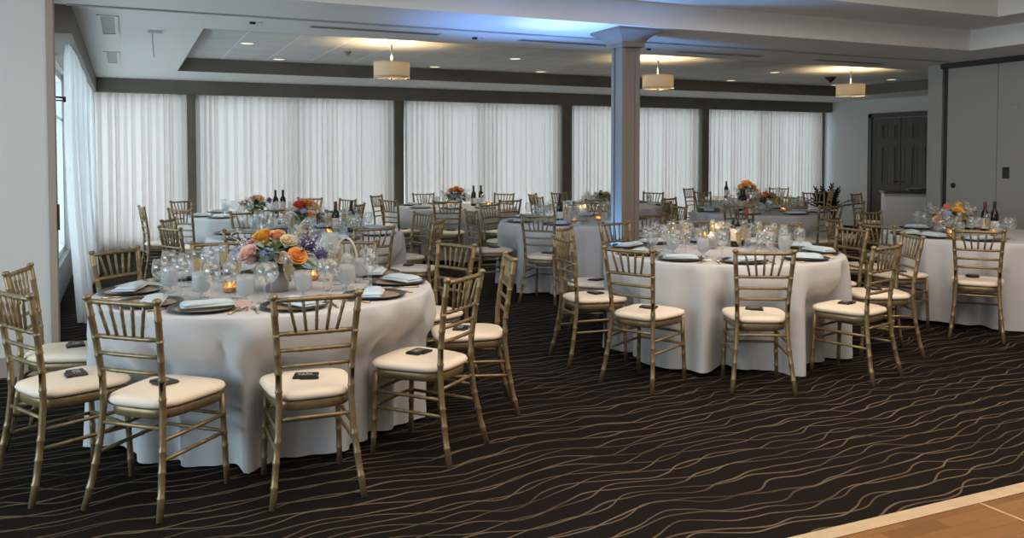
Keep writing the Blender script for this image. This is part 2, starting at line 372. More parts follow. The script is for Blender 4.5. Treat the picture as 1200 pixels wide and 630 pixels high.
# ceilings -------------------------------------------------
TX0, TX1, TY0, TY1, TZ = 0.71, 13.3, 8.66, 13.05, 2.91
c = MB(); T = .0
def slab(b, x0, x1, y0, y1, z0, z1): b.box(x0, x1, y0, y1, z0, z1)
slab(c, XL - .25, XR + .15, 6.82, TY0, CZ, 2.96); slab(c, XL - .25, XR + .15, TY1, YB + .05, CZ, TZ)
slab(c, XL - .25, TX0, TY0, TY1, CZ, TZ); slab(c, TX1, XR + .15, TY0, TY1, CZ, TZ)
slab(c, 8.85, XR + .15, -6, 6.82, CZ, 2.95); slab(c, -5, -0.40, 6.0, 6.82, CZ, 2.95)
struct(c.build('ceiling', 'paint_ceiling'))
struct(MB().box(TX0 - .3, TX1 + .3, TY0 - .3, TY1 + .3, TZ + .001, TZ + .06).build('ceiling_tiles', 'ceiling_tile'))
b = MB(); b.box(TX0, TX1, TY1 - .012, TY1, CZ, TZ); b.box(TX1 - .012, TX1, TY0, TY1 - .012, CZ, TZ); b.box(TX0, TX1 - .012, TY0, TY0 + .012, CZ, TZ); b.box(TX0, TX0 + .012, TY0 + .012, TY1 - .012, CZ, TZ)
struct(b.build('trim_28', 'brown'))
c = MB(); c.box(-5, 8.85, 6.05, 6.83, 2.95, 3.5); c.box(8.26, 9.9, -6, 6.83, 2.951, 3.5)
struct(c.build('ceiling_ledge', 'paint_ceiling'))
struct(MB().box(-5.2, 14.7, -6.2, 6.9, 3.5, 3.6).build('ceiling_hall', 'paint_ceiling'))
struct(MB().box(XL - .25, 14.7, 6.83, 15.1, 3.0, 3.1).build('ceiling_deck', 'paint_ceiling'))
struct(MB().box(-0.4, 9.63, 7.70, 7.74, CZ - .012, CZ).build('trim_29', 'seam'))
# column
cl = empty('column', (4.45, 7.15, 0)); struct(cl)
b = MB(); b.box(-.085, .085, -.085, .085, 0, 2.6)
for sx in (-1, 1):
    for sy in (-1, 1): b.box(sx * .075 - .025, sx * .075 + .025, sy * .075 - .025, sy * .075 + .025, 0, 2.6)
b.box(-.13, .13, -.13, .13, 0, .16); b.box(-.115, .115, -.115, .115, .16, .19)
b.build('shaft', 'column_paint', cl)
b = MB(); prof = [(.11, 2.555), (.128, 2.555), (.128, 2.595), (.135, 2.605), (.150, 2.63), (.185, 2.662), (.230, 2.690), (.240, 2.694), (.242, CZ)]
vs = []; fs = []
for r, z in prof: vs += [(-r, -r * 1.12, z), (r, -r * 1.12, z), (r, r * 1.12, z), (-r, r * 1.12, z)]
for i in range(len(prof) - 1):
    for k in range(4): fs.append((i * 4 + k, i * 4 + (k + 1) % 4, (i + 1) * 4 + (k + 1) % 4, (i + 1) * 4 + k))
b.add(vs, fs); b.build('capital', 'column_paint', cl)
# blue uplight on the floor beside the column
u = empty('uplight', (3.93, 7.28, 0)); tag(u, 'small black floor uplight casting blue light beside the column', 'uplight')
b = MB(); b.lathe([(.06, 0), (.065, .02), (.065, .13), (.055, .15)], 16); b.build('housing', 'dark_metal', u)
b = MB(); b.lathe([(0, .151), (.05, .151), (.05, .154), (0, .154)], 16); b.build('lens', 'led', u)
spot('uplight_beam', (3.93, 7.28, .17), (3.50, 7.10, 2.7), 420, (0.16, 0.38, 1.0), 62, 1.0, .04)
spot('uplight_core', (3.93, 7.28, .17), (3.62, 6.98, 2.7), 190, (0.62, 0.76, 1.0), 26, 1.0, .04)
spot('uplight_wash', (4.0, 7.2, .17), (4.36, 7.12, 1.3), 170, (0.12, 0.42, 1.0), 70, 1.0, .04)

# ------------------------------------------------------------------ sheer curtains
def curtain(name, p0, p1, z0, z1, label, seed, amp=.030, pitch=.115, flare=0.0, m='sheer'):
    rnd = random.Random(seed); L_ = hypot(p1[0] - p0[0], p1[1] - p0[1]); ux, uy = (p1[0] - p0[0]) / L_, (p1[1] - p0[1]) / L_; nx, ny = uy, -ux
    n = int(L_ / .011); rows = [z0, z0 + .25, 1.0, 1.7, z1 - .12, z1]
    ph = 0; P = []; dens = 1
    for i in range(n + 1):
        if i % 14 == 0: dens = rnd.uniform(.7, 1.5)
        ph += 2 * pi * .011 / pitch * dens; P.append((ph, rnd.uniform(.75, 1.2)))
    off = [sin(i * .013 + seed) * .015 + sin(i * .031 + 2 * seed) * .010 for i in range(n + 1)]
    vs = []; fs = []
    for j, z in enumerate(rows):
        g = [1.25, 1.15, 1.0, .95, .8, .55][j]
        for i in range(n + 1):
            t = L_ * i / n + sin(P[i][0] * 2 + .6) * .012 * g
            t = min(L_, max(0, t))
            o = (sin(P[i][0]) * amp + .006 * sin(P[i][0] * 2.3)) * g + off[i] * (1.5 - .2 * j)
            if flare: o += flare * max(0, (1 - z / 1.6)) ** 1.5 * (0.5 + .5 * sin(i * .02 + 1))
            vs.append((p0[0] + ux * t + nx * o, p0[1] + uy * t + ny * o, z))
    for j in range(len(rows) - 1):
        for i in range(n):
            fs.append((j * (n + 1) + i, j * (n + 1) + i + 1, (j + 1) * (n + 1) + i + 1, (j + 1) * (n + 1) + i))
    o = MB().add(vs, fs, True).build(name, m); tag(o, label, 'curtain', 'sheer window curtains'); return o
cur_lab = ['white sheer curtain in the narrow corner bay, left of the first brown post',
           'white sheer curtain between the first and second brown posts from the left corner',
           'white sheer curtain between the second and third brown posts, left of the column',
           'white sheer curtain in the window bay partly hidden by the square column',
           'white sheer curtain in the last window bay beside the far right wall']
for i, (a, c_) in enumerate(BX):
    curtain('sheer_curtain', (a + .01, YB - .03), (c_ - .01, YB - .03), .03, 2.51, cur_lab[i], 11 + i)
curtain('sheer_curtain', (-0.43, 8.45), (-0.43, YB - .1), .02, 2.5, 'white sheer curtain along the left wall, billowing near the floor beside the partition', 31, .035, .10, 0.10, 'sheer_light')
b = MB(); b.tube([(XL, 7.9, 2.0), (-.44, 8.0, 1.99)], .008, 8); b.tube([(XL, 7.9, 1.97), (-.44, 8.0, 1.965)], .005, 8); b.tube([(-.44, 8.0, 2.0), (-.44, 8.0, 1.955)], .012, 8)
tag(b.build('curtain_holdback', 'dark_metal'), 'thin dark metal holdback arm across the left window beside the partition', 'curtain holdback')

# ------------------------------------------------------------------ ceiling fittings
def pendant(x, y, label):
    r = empty('pendant_lamp', (x, y, TZ)); tag(r, label, 'pendant lamp', 'drum pendant lamps')
    b = MB(); b.lathe([(0, -.022), (.05, -.022), (.062, -.012), (.062, 0), (0, 0)], 20); b.build('canopy', 'white_gloss', r)
    b = MB(); b.tube([(0, 0, -.02), (0, 0, -.27)], .011, 10); b.build('stem', 'white_gloss', r)
    b = open_mb(); b.lathe([(.22, -.425), (.22, -.25)], 40); b.lathe([(.217, -.25), (.217, -.425)], 40); sh = b.build('lamp_shade', 'shade_fabric', r)
    b = open_mb(); b.lathe([(.222, -.255), (.223, -.243), (.215, -.243), (.214, -.255)], 40); b.lathe([(.222, -.432), (.223, -.420)], 40); b.build('shade_trim', 'card', sh)
    b = MB(); b.lathe([(0, -.437), (.10, -.437), (.212, -.428), (.212, -.424), (0, -.424)], 32); b.build('diffuser', 'diffuser', r)
    b = MB(); b.lathe([(0, -.455), (.012, -.45), (.018, -.44), (0, -.437)], 12); b.build('finial', 'dark_metal', r)
    point('pendant_bulb', (x, y, TZ - .31), 40, (1.0, 0.68, 0.36), .04)
    return r
pendant(3.02, 10.25, 'cream drum pendant lamp left of the column')
pendant(6.95, 10.30, 'cream drum pendant lamp just right of the column')
pendant(10.62, 10.30, 'cream drum pendant lamp nearest the far right door')
RL = [(1.42, 11.1, 'upper recessed downlight in the left end of the ceiling tray'), (2.06, 12.7, 'lower recessed downlight above the first brown post in the ceiling tray'),
      (4.45, 12.75, 'recessed downlight just right of the left drum pendant'), (5.14, 11.23, 'recessed downlight midway between left pendant and column'),
      (6.3, 12.75, 'recessed downlight low beside the column, on its left'), (10.2, 12.75, 'recessed downlight above the fourth curtain bay'),
      (9.9, 11.24, 'oval recessed downlight between the middle and right drum pendants'), (12.7, 12.7, 'small recessed downlight left of the right drum pendant'),
      (12.75, 11.4, 'recessed downlight right of the right drum pendant')]
for x, y, lb in RL:
    r = empty('recessed_downlight', (x, y, TZ)); tag(r, lb, 'downlight', 'recessed ceiling downlights')
    b = MB(); b.capb = b.capt = False; b.lathe([(.075, 0), (.09, -.004), (.10, -.002), (.10, .001)], 24); b.build('trim_ring', 'white_gloss', r)
    b = MB(); b.lathe([(0, -.002), (.075, -.002), (.075, 0), (0, 0)], 24); b.build('lens', 'lens', r)
    spot('downlight_beam', (x, y, TZ - .01), (x, y, 0), 80, (1.0, .82, .60), 110, .8, .06)
for x0, x1, y, lb in [(1.62, 2.86, 8.10, 'dark linear ceiling vent nearest the left pendant'), (3.78, 5.0, 8.12, 'dark linear ceiling vent running behind the column capital'),
                      (5.85, 7.05, 8.26, 'dark linear ceiling vent right of the column above the middle pendant'), (7.93, 9.05, 8.26, 'dark linear ceiling vent above the right pendant')]:
    r = empty('ceiling_vent', ((x0 + x1) / 2, y, CZ)); tag(r, lb, 'ceiling vent', 'linear ceiling vents'); w = (x1 - x0) / 2
    b = MB(); b.box(-w, w, -.055, -.04, -.006, 0); b.box(-w, w, .04, .055, -.006, 0); b.box(-w - .015, -w, -.055, .055, -.006, 0); b.box(w, w + .015, -.055, .055, -.006, 0); b.build('vent_frame', 'seam', r)
    MB().box(-w, w, -.04, .04, -.003, 0).build('vent_slot', 'dark_track', r)
for y0, y1, lb in [(8.2, 9.35, 'white framed grey ceiling vent at upper left, nearer the camera'), (11.0, 12.2, 'white framed grey ceiling vent at upper left, nearer the corner')]:
    r = empty('ceiling_vent', (-.11, (y0 + y1) / 2, CZ)); tag(r, lb, 'ceiling vent'); w = (y1 - y0) / 2
    b = MB(); b.box(-.085, -.055, -w, w, -.012, 0); b.box(.055, .085, -w, w, -.012, 0); b.box(-.085, .085, -w - .03, -w, -.012, 0); b.box(-.085, .085, w, w + .03, -.012, 0); b.build('vent_frame', 'white_gloss', r)
    MB().box(-.055, .055, -w, w, -.003, 0).build('vent_slot', 'seam', r)
r = empty('ceiling_bracket', (.29, 9.0, CZ)); tag(r, 'white ceiling bracket with thin hanging rod near the left vents', 'bracket')
MB().box(-.06, .06, -.04, .04, -.03, 0).build('base', 'white_gloss', r)
b = MB(); b.tube([(-.02, 0, -.03), (-.018, 0, -.12), (-.01, 0, -.26)], .006, 8); b.build('rod', 'white_gloss', r)
for x, y, lb in [(1.11, 8.07, 'tiny dark and white ceiling sensor left of the first linear vent'), (3.31, 8.16, 'tiny dark and white ceiling sensor between the two left linear vents'), (5.43, 8.19, 'tiny ceiling sensor just right of the column')]:
    r = empty('ceiling_sensor', (x, y, CZ)); tag(r, lb, 'sensor', 'small ceiling sensors')
    b = MB(); b.lathe([(0, -.02), (.025, -.018), (.03, 0), (0, 0)], 14, (-.03, 0, 0)); b.build('head', 'dark_metal', r)
    b = MB(); b.lathe([(0, -.015), (.02, -.012), (.025, 0), (0, 0)], 14, (.035, 0, 0)); b.build('cap', 'white_gloss', r)
b = MB(); b.lathe([(0, -.05), (.02, -.045), (.045, -.02), (.05, 0), (0, 0)], 16); tag(b.build('smoke_detector', 'pewter', None, (2.75, 11.4, TZ)), 'small round detector on ceiling tiles left of left pendant', 'smoke detector')
b = MB(); b.lathe([(0, -.10), (.02, -.09), (.09, -.02), (.10, 0), (0, 0)], 20); tag(b.build('ceiling_speaker', 'dark_metal', None, (11.38, 11.5, TZ)), 'dark cone shaped fitting on the ceiling beside the right pendant', 'ceiling fitting')

# ================================================================== CHAIRS
def node_tube(b, pts, r, nodes, n=10, tip=None):
    """tube with bamboo rings at the given fractions of its length"""
    pts = [Vector(p) for p in pts]; L_ = [0]
    for i in range(1, len(pts)): L_.append(L_[-1] + (pts[i] - pts[i - 1]).length)
    tot = L_[-1]
    def at(t):
        d = t * tot
        for i in range(1, len(pts)):
            if d <= L_[i] + 1e-9: return pts[i - 1].lerp(pts[i], (d - L_[i - 1]) / max(1e-9, L_[i] - L_[i - 1]))
        return pts[-1]
    st = [(l / tot, r) for l in L_]
    for q in nodes:
        e = .009 / tot; st += [(q - e, r), (q - e * .4, r * 1.16), (q + e * .4, r * 1.16), (q + e, r)]
    if tip: st += [(1 - .03 / tot, r), (1 - .024 / tot, r * .8), (1 - .017 / tot, r * 1.3), (1 - .006 / tot, r * 1.3)]; st = [s_ for s_ in st if s_[0] < .9999] + [(1, r * .7)]
    st = sorted(set(st)); st = [s_ for s_ in st if 0 <= s_[0] <= 1]
    b.tube([at(t) for t, _ in st], [q for _, q in st], n)
def outline(z, grow, k=40, hy=.198):
    o = []
    for i in range(k):
        t = 2 * pi * i / k; c_, s_ = cos(t), sin(t); e = .5
        x = math.copysign(abs(c_) ** e, c_); y = math.copysign(abs(s_) ** e, s_)
        o.append((x * (.180 + .020 * y + grow), y * (hy + grow), z))
    return o
def loft(b, rings, cap=True):
    n = len(rings[0]); vs = [p for r in rings for p in r]; fs = []
    for i in range(len(rings) - 1):
        for k in range(n): fs.append((i * n + k, i * n + (k + 1) % n, (i + 1) * n + (k + 1) % n, (i + 1) * n + k))
    if cap: fs += [tuple(range(n))[::-1], tuple(range((len(rings) - 1) * n, len(rings) * n))]
    return b.add(vs, fs, True)
def rear(s): return [(s * .198, -.275, 0), (s * .182, -.243, .13), (s * .164, -.213, .30), (s * .157, -.200, .43), (s * .158, -.203, .56), (s * .170, -.226, .74), (s * .184, -.257, .92)]
def rear_at(s, z):
    P = rear(s)
    for i in range(1, len(P)):
        if z <= P[i][2]:
            t = (z - P[i - 1][2]) / (P[i][2] - P[i - 1][2]); return tuple(P[i - 1][k] + (P[i][k] - P[i - 1][k]) * t for k in range(3))
def front_at(s, z): return (s * (.168 + .012 * (1 - z / .42)), .166 + .016 * (1 - z / .42), z)
def make_chair():
    r = empty('chiavari_chair', (0, 0, 0))
    b = MB(); loft(b, [outline(.392, -.012), outline(.396, -.002), outline(.432, 0), outline(.438, -.006)]); b.build('seat_frame', 'gold', r)
    b = MB(); loft(b, [outline(.438, -.008), outline(.444, .010), outline(.458, .017), outline(.472, .010), outline(.480, -.012), outline(.484, -.05), outline(.486, -.10)]); b.build('seat_cushion', 'cushion', r)
    for s in (-1, 1):
        b = MB(); node_tube(b, rear(s), .0146, [.10, .21, .30, .53, .62, .71, .80, .90], 10, True); b.build('back_leg', 'gold', r)
    for s in (-1, 1):
        b = MB(); node_tube(b, [front_at(s, 0), front_at(s, .42)], .0136, [.2, .42, .55, .78], 10); b.build('front_leg', 'gold', r)
    def rail(z, rr, nm, nodes, dy=0):
        a, c_ = Vector(rear_at(-1, z)), Vector(rear_at(1, z)); m_ = (a + c_) / 2 + Vector((0, -.008, 0))
        b = MB(); node_tube(b, [a, a.lerp(m_, .5) + Vector((0, -.003, 0)), m_, m_.lerp(c_, .5) + Vector((0, -.003, 0)), c_], rr, nodes, 8); b.build(nm, 'gold', r)
    rail(.893, .0115, 'top_rail', [.16, .33, .5, .67, .84])
    rail(.742, .0105, 'back_rail', [.16, .33, .5, .67, .84]); rail(.668, .0095, 'back_rail', [.3, .7]); rail(.596, .0095, 'back_rail', [.3, .7])
    for k in range(5):
        t = (k + 1) / 6; a = Vector(rear_at(-1, .742)).lerp(Vector(rear_at(1, .742)), .12 + .76 * t); c_ = Vector(rear_at(-1, .893)).lerp(Vector(rear_at(1, .893)), t)
        a.y -= .008; c_.y -= .008
        b = MB(); node_tube(b, [a, c_], .0075, [.35, .7], 6); b.build('spindle', 'gold', r)
    b = MB(); node_tube(b, [rear_at(-1, .365), rear_at(1, .365)], .009, [.3, .7], 8); b.build('stretcher', 'gold', r)
    for z in (.315, .235):
        b = MB(); node_tube(b, [front_at(-1, z + .01), front_at(1, z + .01)], .009, [.3, .7], 8); b.build('stretcher', 'gold', r)
        for s in (-1, 1):
            b = MB(); node_tube(b, [rear_at(s, z), front_at(s, z + .005)], .009, [.33, .66], 8); b.build('stretcher', 'gold', r)
    return r

# table centres
TB = dict(T1=(.74, 4.97), T2=(4.26, 5.42), T3=(7.48, 5.56), T4=(1.60, 8.30), T5=(1.60, 11.35), T6=(4.54, 12.05), T7=(4.82, 8.76), T8=(7.88, 9.22), T9=(6.97, 11.42), T10=(10.3, 12.2))
TN = dict(T1='front left table', T2='table before the column', T3='table by right panels', T4='second table on left', T5='far left table by curtains',
          T6='far table left of column', T7='table beside the column', T8='second table on right', T9='far table behind column', T10='far right table by curtains')
# seats: (table, x, y of the top of the chair back, place at that table)
SEATS = [
 ('T1', -.02, 3.90, 'near left seat'), ('T1', .75, 3.72, 'nearest seat'), ('T1', 1.52, 4.02, 'near right seat'), ('T1', 2.10, 4.66, 'right side seat'),
 ('T1', 2.07, 5.49, 'far right seat'), ('T1', 1.47, 6.02, 'back right seat'), ('T1', .60, 6.27, 'back seat behind the flowers'), ('T1', -.06, 6.02, 'far left seat'),
 ('T1', -.47, 5.18, 'seat by the partition edge'), ('T1', -.46, 4.32, 'leftmost seat'),
 ('T2', 2.96, 4.72, 'near left seat'), ('T2', 3.67, 4.24, 'nearest seat'), ('T2', 4.63, 4.15, 'near right seat'), ('T2', 5.46, 4.66, 'edge-on right seat'),
 ('T2', 5.55, 5.34, 'right side seat'), ('T2', 5.38, 6.02, 'far right seat'), ('T2', 4.86, 6.60, 'back right seat'), ('T2', 4.05, 6.66, 'back seat against the column'),
 ('T2', 3.36, 6.34, 'far left seat'), ('T2', 2.92, 5.56, 'left side seat'),
 ('T3', 6.32, 4.76, 'nearest seat'), ('T3', 5.99, 5.49, 'near left seat'), ('T3', 6.16, 6.17, 'left side seat'), ('T3', 7.35, 6.84, 'back left seat'), ('T3', 8.35, 6.55, 'back middle seat'),
 ('T4', .88, 7.18, 'near left seat'), ('T4', 1.90, 7.07, 'nearest seat'), ('T4', 2.62, 7.56, 'near right seat'), ('T4', 2.86, 8.62, 'far right seat'), ('T4', 1.20, 9.55, 'back left seat'),
 ('T4', .38, 8.78, 'far left seat'), ('T4', .34, 7.72, 'left side seat'), ('T4', 2.2, 9.45, 'back right seat'),
 ('T5', 1.48, 9.98, 'nearest seat'), ('T5', .57, 10.42, 'near left seat'), ('T5', .18, 11.11, 'edge-on left seat'), ('T5', .70, 12.45, 'far left seat'), ('T5', 2.56, 10.75, 'near right seat'),
 ('T5', 2.86, 11.9, 'right side seat'), ('T5', 2.45, 12.5, 'back right seat'),
 ('T6', 3.96, 10.86, 'nearest seat'), ('T6', 4.85, 10.80, 'near right seat'), ('T6', 5.62, 12.75, 'far right seat'), ('T6', 4.46, 13.35, 'back seat'), ('T6', 3.62, 12.85, 'far left seat'), ('T6', 3.33, 11.5, 'near left seat'),
 ('T7', 3.85, 7.86, 'near left seat'), ('T7', 3.50, 8.84, 'edge-on left seat'), ('T7', 4.95, 7.46, 'nearest seat'), ('T7', 4.18, 9.92, 'far left seat'), ('T7', 5.55, 9.85, 'back right seat'), ('T7', 6.05, 8.6, 'right side seat'),
 ('T8', 6.88, 8.42, 'near left seat'), ('T8', 7.86, 7.92, 'nearest seat'), ('T8', 8.80, 8.30, 'near right seat'), ('T8', 6.62, 9.6, 'left side seat'), ('T8', 7.2, 10.35, 'far left seat'), ('T8', 9.0, 9.95, 'far right seat'),
 ('T9', 5.70, 11.55, 'left side seat'), ('T9', 6.05, 10.42, 'near left seat'), ('T9', 6.62, 12.7, 'back seat'), ('T9', 8.0, 12.05, 'far right seat'), ('T9', 7.85, 10.75, 'near right seat'), ('T9', 5.98, 12.4, 'far left seat'),
 ('T10', 9.1, 12.0, 'left side seat'), ('T10', 9.75, 13.35, 'far left seat'), ('T10', 11.45, 12.85, 'far right seat'), ('T10', 11.3, 11.45, 'near right seat'), ('T10', 9.4, 11.25, 'near left seat'),
]
TURN = {('T1', 'far left seat'): 0.12, ('T1', 'near left seat'): -0.14, ('T2', 'edge-on right seat'): 0.1}
proto = None; seat_info = []
for (t, x, y, place) in SEATS:
    cx, cy = TB[t]; a = atan2(cy - y, cx - x) + TURN.get((t, place), random.uniform(-.05, .05))
    ox, oy = x + .257 * cos(a), y + .257 * sin(a)
    dd = hypot(ox - cx, oy - cy); mind = 1.02 if t in ('T1', 'T2', 'T3') else 1.06
    if dd < mind: ox, oy = cx + (ox - cx) * mind / dd, cy + (oy - cy) * mind / dd
    lab = 'gold chiavari chair with ivory cushion, %s of %s' % (place, TN[t])
    grp = 'gold chiavari chairs'
    if proto is None:
        proto = make_chair(); o = proto; o.location = (ox, oy, 0); o.rotation_euler = (0, 0, a - pi / 2); tag(o, lab, 'chair', grp)
    else: o = dup(proto, (ox, oy, 0), a - pi / 2, lab, grp)
    seat_info.append((t, place, ox, oy, a))
# two spare chairs near the far right wall
dup(proto, (10.9, 10.1, 0), radians(200), 'gold chiavari chair standing apart just left of the white bar', 'gold chiavari chairs')
dup(proto, (10.45, 10.75, 0), radians(160), 'second spare gold chiavari chair, farther back left of the white bar', 'gold chiavari chairs')

# ================================================================== TABLES AND CLOTHS
CT = .764
def table_and_cloth(t, seed):
    cx, cy = TB[t]; rnd = random.Random(seed)
    tb = empty('banquet_table', (cx, cy, 0)); tag(tb, 'round banquet table hidden under the white cloth, %s' % TN[t], 'table', 'round banquet tables')
    b = MB(); b.lathe([(0, .725), (.90, .725), (.905, .73), (.905, .752), (.90, .757), (0, .757)], 48); b.build('tabletop', 'wood_table', tb)
    for sx in (-1, 1):
        for sy in (-1, 1):
            b = MB(); b.tube([(sx * .3, sy * .3, .725), (sx * .36, sy * .36, 0)], .016, 8); b.build('table_leg', 'dark_metal', tb)
    chairs = [(ox - cx, oy - cy, a) for (tt, pl, ox, oy, a) in seat_info if tt == t]
    N = 240; ph = [rnd.uniform(0, 2 * pi) for _ in range(6)]; nf = rnd.choice([17, 19, 21])
    fold = []
    for k in range(N):
        th = 2 * pi * k / N
        v = sin(nf * th + ph[0] + .8 * sin(3 * th + ph[1])) * (.62 + .3 * sin(5 * th + ph[2])) + .35 * sin(nf * 1.6 * th // 1 * 0 + (nf + 9) * th + ph[3])
        fold.append(v)
    top = [(.001, CT), (.3, CT), (.6, CT), (.82, CT), (.893, CT), (.908, CT - .003), (.916, CT - .012)]
    vs = []
    for r, z in top:
        for k in range(N): th = 2 * pi * k / N; vs.append((r * cos(th), r * sin(th), z))
    zs = [CT - .05, .66, .60, .54, .48, .42, .36, .30, .24, .18, .12, .06, .022]
    rows = len(top)
    for z in zs:
        q = (CT - z) / CT; row = []
        for k in range(N):
            th = 2 * pi * k / N
            r = .918 + .022 * q + fold[k] * .062 * q ** .5 
            # hem kicks out a little
            if z < .07: r += .008 * fold[(k + 3) % N]
            # chairs push the cloth in
            if z < .70:
                lim = .48 if z > .42 else .44
                for (px, py, a) in chairs:
                    ux, uy = cos(a), sin(a); step = 0
                    while step < 40:
                        x, y = r * cos(th) - px, r * sin(th) - py
                        fwd = x * ux + y * uy; lat = abs(-x * uy + y * ux)
                        hw = .262; dep = .255
                        if z > .50: dep -= (z - .50) * 1.1
                        if fwd > dep or lat > hw or r < .66: break
                        r -= .008; step += 1
            row.append(r)
        for _ in range(3): row = [(row[k - 1] + 2 * row[k] + row[(k + 1) % N]) / 4 for k in range(N)]
        row = [min(row[k], row[k] + fold[k] * .065 * q ** .8 - .045 * q) if row[k] < .90 else row[k] for k in range(N)]
        for k in range(N): th = 2 * pi * k / N; vs.append((row[k] * cos(th), row[k] * sin(th), z + (.012 * (sin(3 * th + ph[4]) + .6 * sin(7 * th + ph[5])) if z == .022 else 0)))
        rows += 1
    fs = [(i * N + k, i * N + (k + 1) % N, (i + 1) * N + (k + 1) % N, (i + 1) * N + k) for i in range(rows - 1) for k in range(N)]
    vs = [(x, y, max(z, .006)) for x, y, z in vs]
    o = MB().add(vs, fs, True).build('tablecloth', 'cloth', None, (cx, cy, 0)); tag(o, 'white floor-length tablecloth draped over the round %s' % TN[t], 'tablecloth', 'white tablecloths')
for i, t in enumerate(TB): table_and_cloth(t, 100 + i)

# ================================================================== TABLEWARE (prototypes are meshes shared by all copies)
ME = {}
def lathe_mesh(key, prof, m, n=20, b=None):
    b = b or open_mb(); b.lathe(prof, n); ME[key] = b.mesh(key, m)
lathe_mesh('charger_plate', [(0, 0), (.11, 0), (.155, .012), (.165, .016), (.165, .019), (.155, .0165), (.11, .0045), (0, .0045)], 'charger_rim', 40)
lathe_mesh('charger_face', [(0, .0052), (.108, .0052), (.142, .0125)], 'charger_face', 40)
lathe_mesh('goblet', [(0, .003), (.034, .003), (.036, .006), (.012, .012), (.009, .028), (.012, .036), (.030, .044), (.042, .060), (.046, .085), (.046, .120), (.0455, .145), (.0435, .145), (.044, .120), (.044, .085), (.040, .062), (.028, .047), (0, .042)], 'frosted')
lathe_mesh('iced_water', [(0, .048), (.027, .050), (.039, .064), (.0425, .085), (.0425, .118), (.03, .124), (0, .122)], 'iced')
for k_, g_, w_ in (('clear_goblet', 'glass', 'clear_water'),):
    me_ = ME['goblet'].copy(); me_.materials.clear(); me_.materials.append(M[g_]); ME['clear_goblet'] = me_
    me_ = ME['iced_water'].copy(); me_.materials.clear(); me_.materials.append(M[w_]); ME['clear_water'] = me_
lathe_mesh('wine_glass', [(0, .002), (.034, .002), (.036, .005), (.008, .011), (.0045, .03), (.0045, .085), (.012, .092), (.030, .108), (.039, .130), (.038, .160), (.031, .195), (.030, .195), (.0365, .160), (.0375, .130), (.028, .110), (.010, .095), (0, .093)], 'glass')
lathe_mesh('champagne_flute', [(0, .002), (.031, .002), (.033, .005), (.007, .011), (.004, .03), (.004, .085), (.010, .095), (.021, .130), (.025, .165), (.0245, .21), (.023, .225), (.022, .225), (.0235, .21), (.024, .165), (.020, .132), (.008, .098), (0, .095)], 'glass')
lathe_mesh('champagne', [(0, .100), (.008, .101), (.0185, .132), (.0225, .165), (.0227, .180), (0, .181)], 'champagne')
lathe_mesh('votive_glass', [(0, .002), (.030, .002), (.033, .008), (.036, .06), (.0335, .06), (.031, .010), (0, .008)], 'amber')
lathe_mesh('votive_wax', [(0, .010), (.030, .010), (.0315, .03), (0, .031)], 'wax')
lathe_mesh('flame', [(0, 0), (.004, .004), (.005, .010), (.003, .018), (0, .026)], 'flame', 10)
lathe_mesh('bottle', [(0, 0), (.034, 0), (.037, .004), (.037, .175), (.033, .200), (.018, .225), (.0145, .240), (.0145, .305), (0, .305)], 'bottle_glass', 24)
lathe_mesh('bottle_label_cream', [(.0376, .05), (.0378, .051), (.0378, .149), (.0376, .15)], 'label_cream', 24)
lathe_mesh('bottle_label_white', [(.0376, .04), (.0378, .041), (.0378, .119), (.0376, .12)], 'label_white', 24)
lathe_mesh('bottle_foil_dark', [(.0150, .235), (.0155, .236), (.0158, .300), (.0150, .308), (0, .308)], 'foil_dark', 20)
lathe_mesh('bottle_foil_red', [(.0150, .235), (.0155, .236), (.0158, .300), (.0150, .308), (0, .308)], 'foil_red', 20)
def napkin_mesh(style):
    b = MB(); rnd = random.Random(style)
    def leafy(w, l, z, h, wave, rot=0, dx=0, dy=0):
        nx, ny = 10, 10; P = []
        for s_ in (0, 1):
            for j in range(ny + 1):
                for i in range(nx + 1):
                    u, v = i / nx * 2 - 1, j / ny * 2 - 1
                    e = max(0, 1 - max(abs(u), abs(v)) ** 4)
                    x = u * w * (1 - .12 * v * wave); y = v * l
                    zz = z + (h * (.35 + .65 * sqrt(e)) + wave * .010 * (sin(u * 3 + v) * .5 + .5) * e if s_ else 0)
                    P.append((x * cos(rot) - y * sin(rot) + dx, x * sin(rot) + y * cos(rot) + dy, zz))
        K = (nx + 1) * (ny + 1); F = []
        for j in range(ny):
            for i in range(nx):
                q = j * (nx + 1) + i; F.append((q, q + nx + 1, q + nx + 2, q + 1)); F.append((K + q, K + q + 1, K + q + nx + 2, K + q + nx + 1))
        ring = [i for i in range(nx + 1)] + [j * (nx + 1) + nx for j in range(1, ny + 1)] + [ny * (nx + 1) + i for i in range(nx - 1, -1, -1)] + [j * (nx + 1) for j in range(ny - 1, 0, -1)]
        for a_, c_ in zip(ring, ring[1:] + ring[:1]): F.append((a_, c_, K + c_, K + a_))
        b.add(P, F, True)
    leafy(.058, .125, .0, .012, .6); leafy(.050, .118, .010, .012, 1.0, .06, .004, 0)
    return b.mesh('napkin', 'napkin')
ME['napkin'] = napkin_mesh(1)
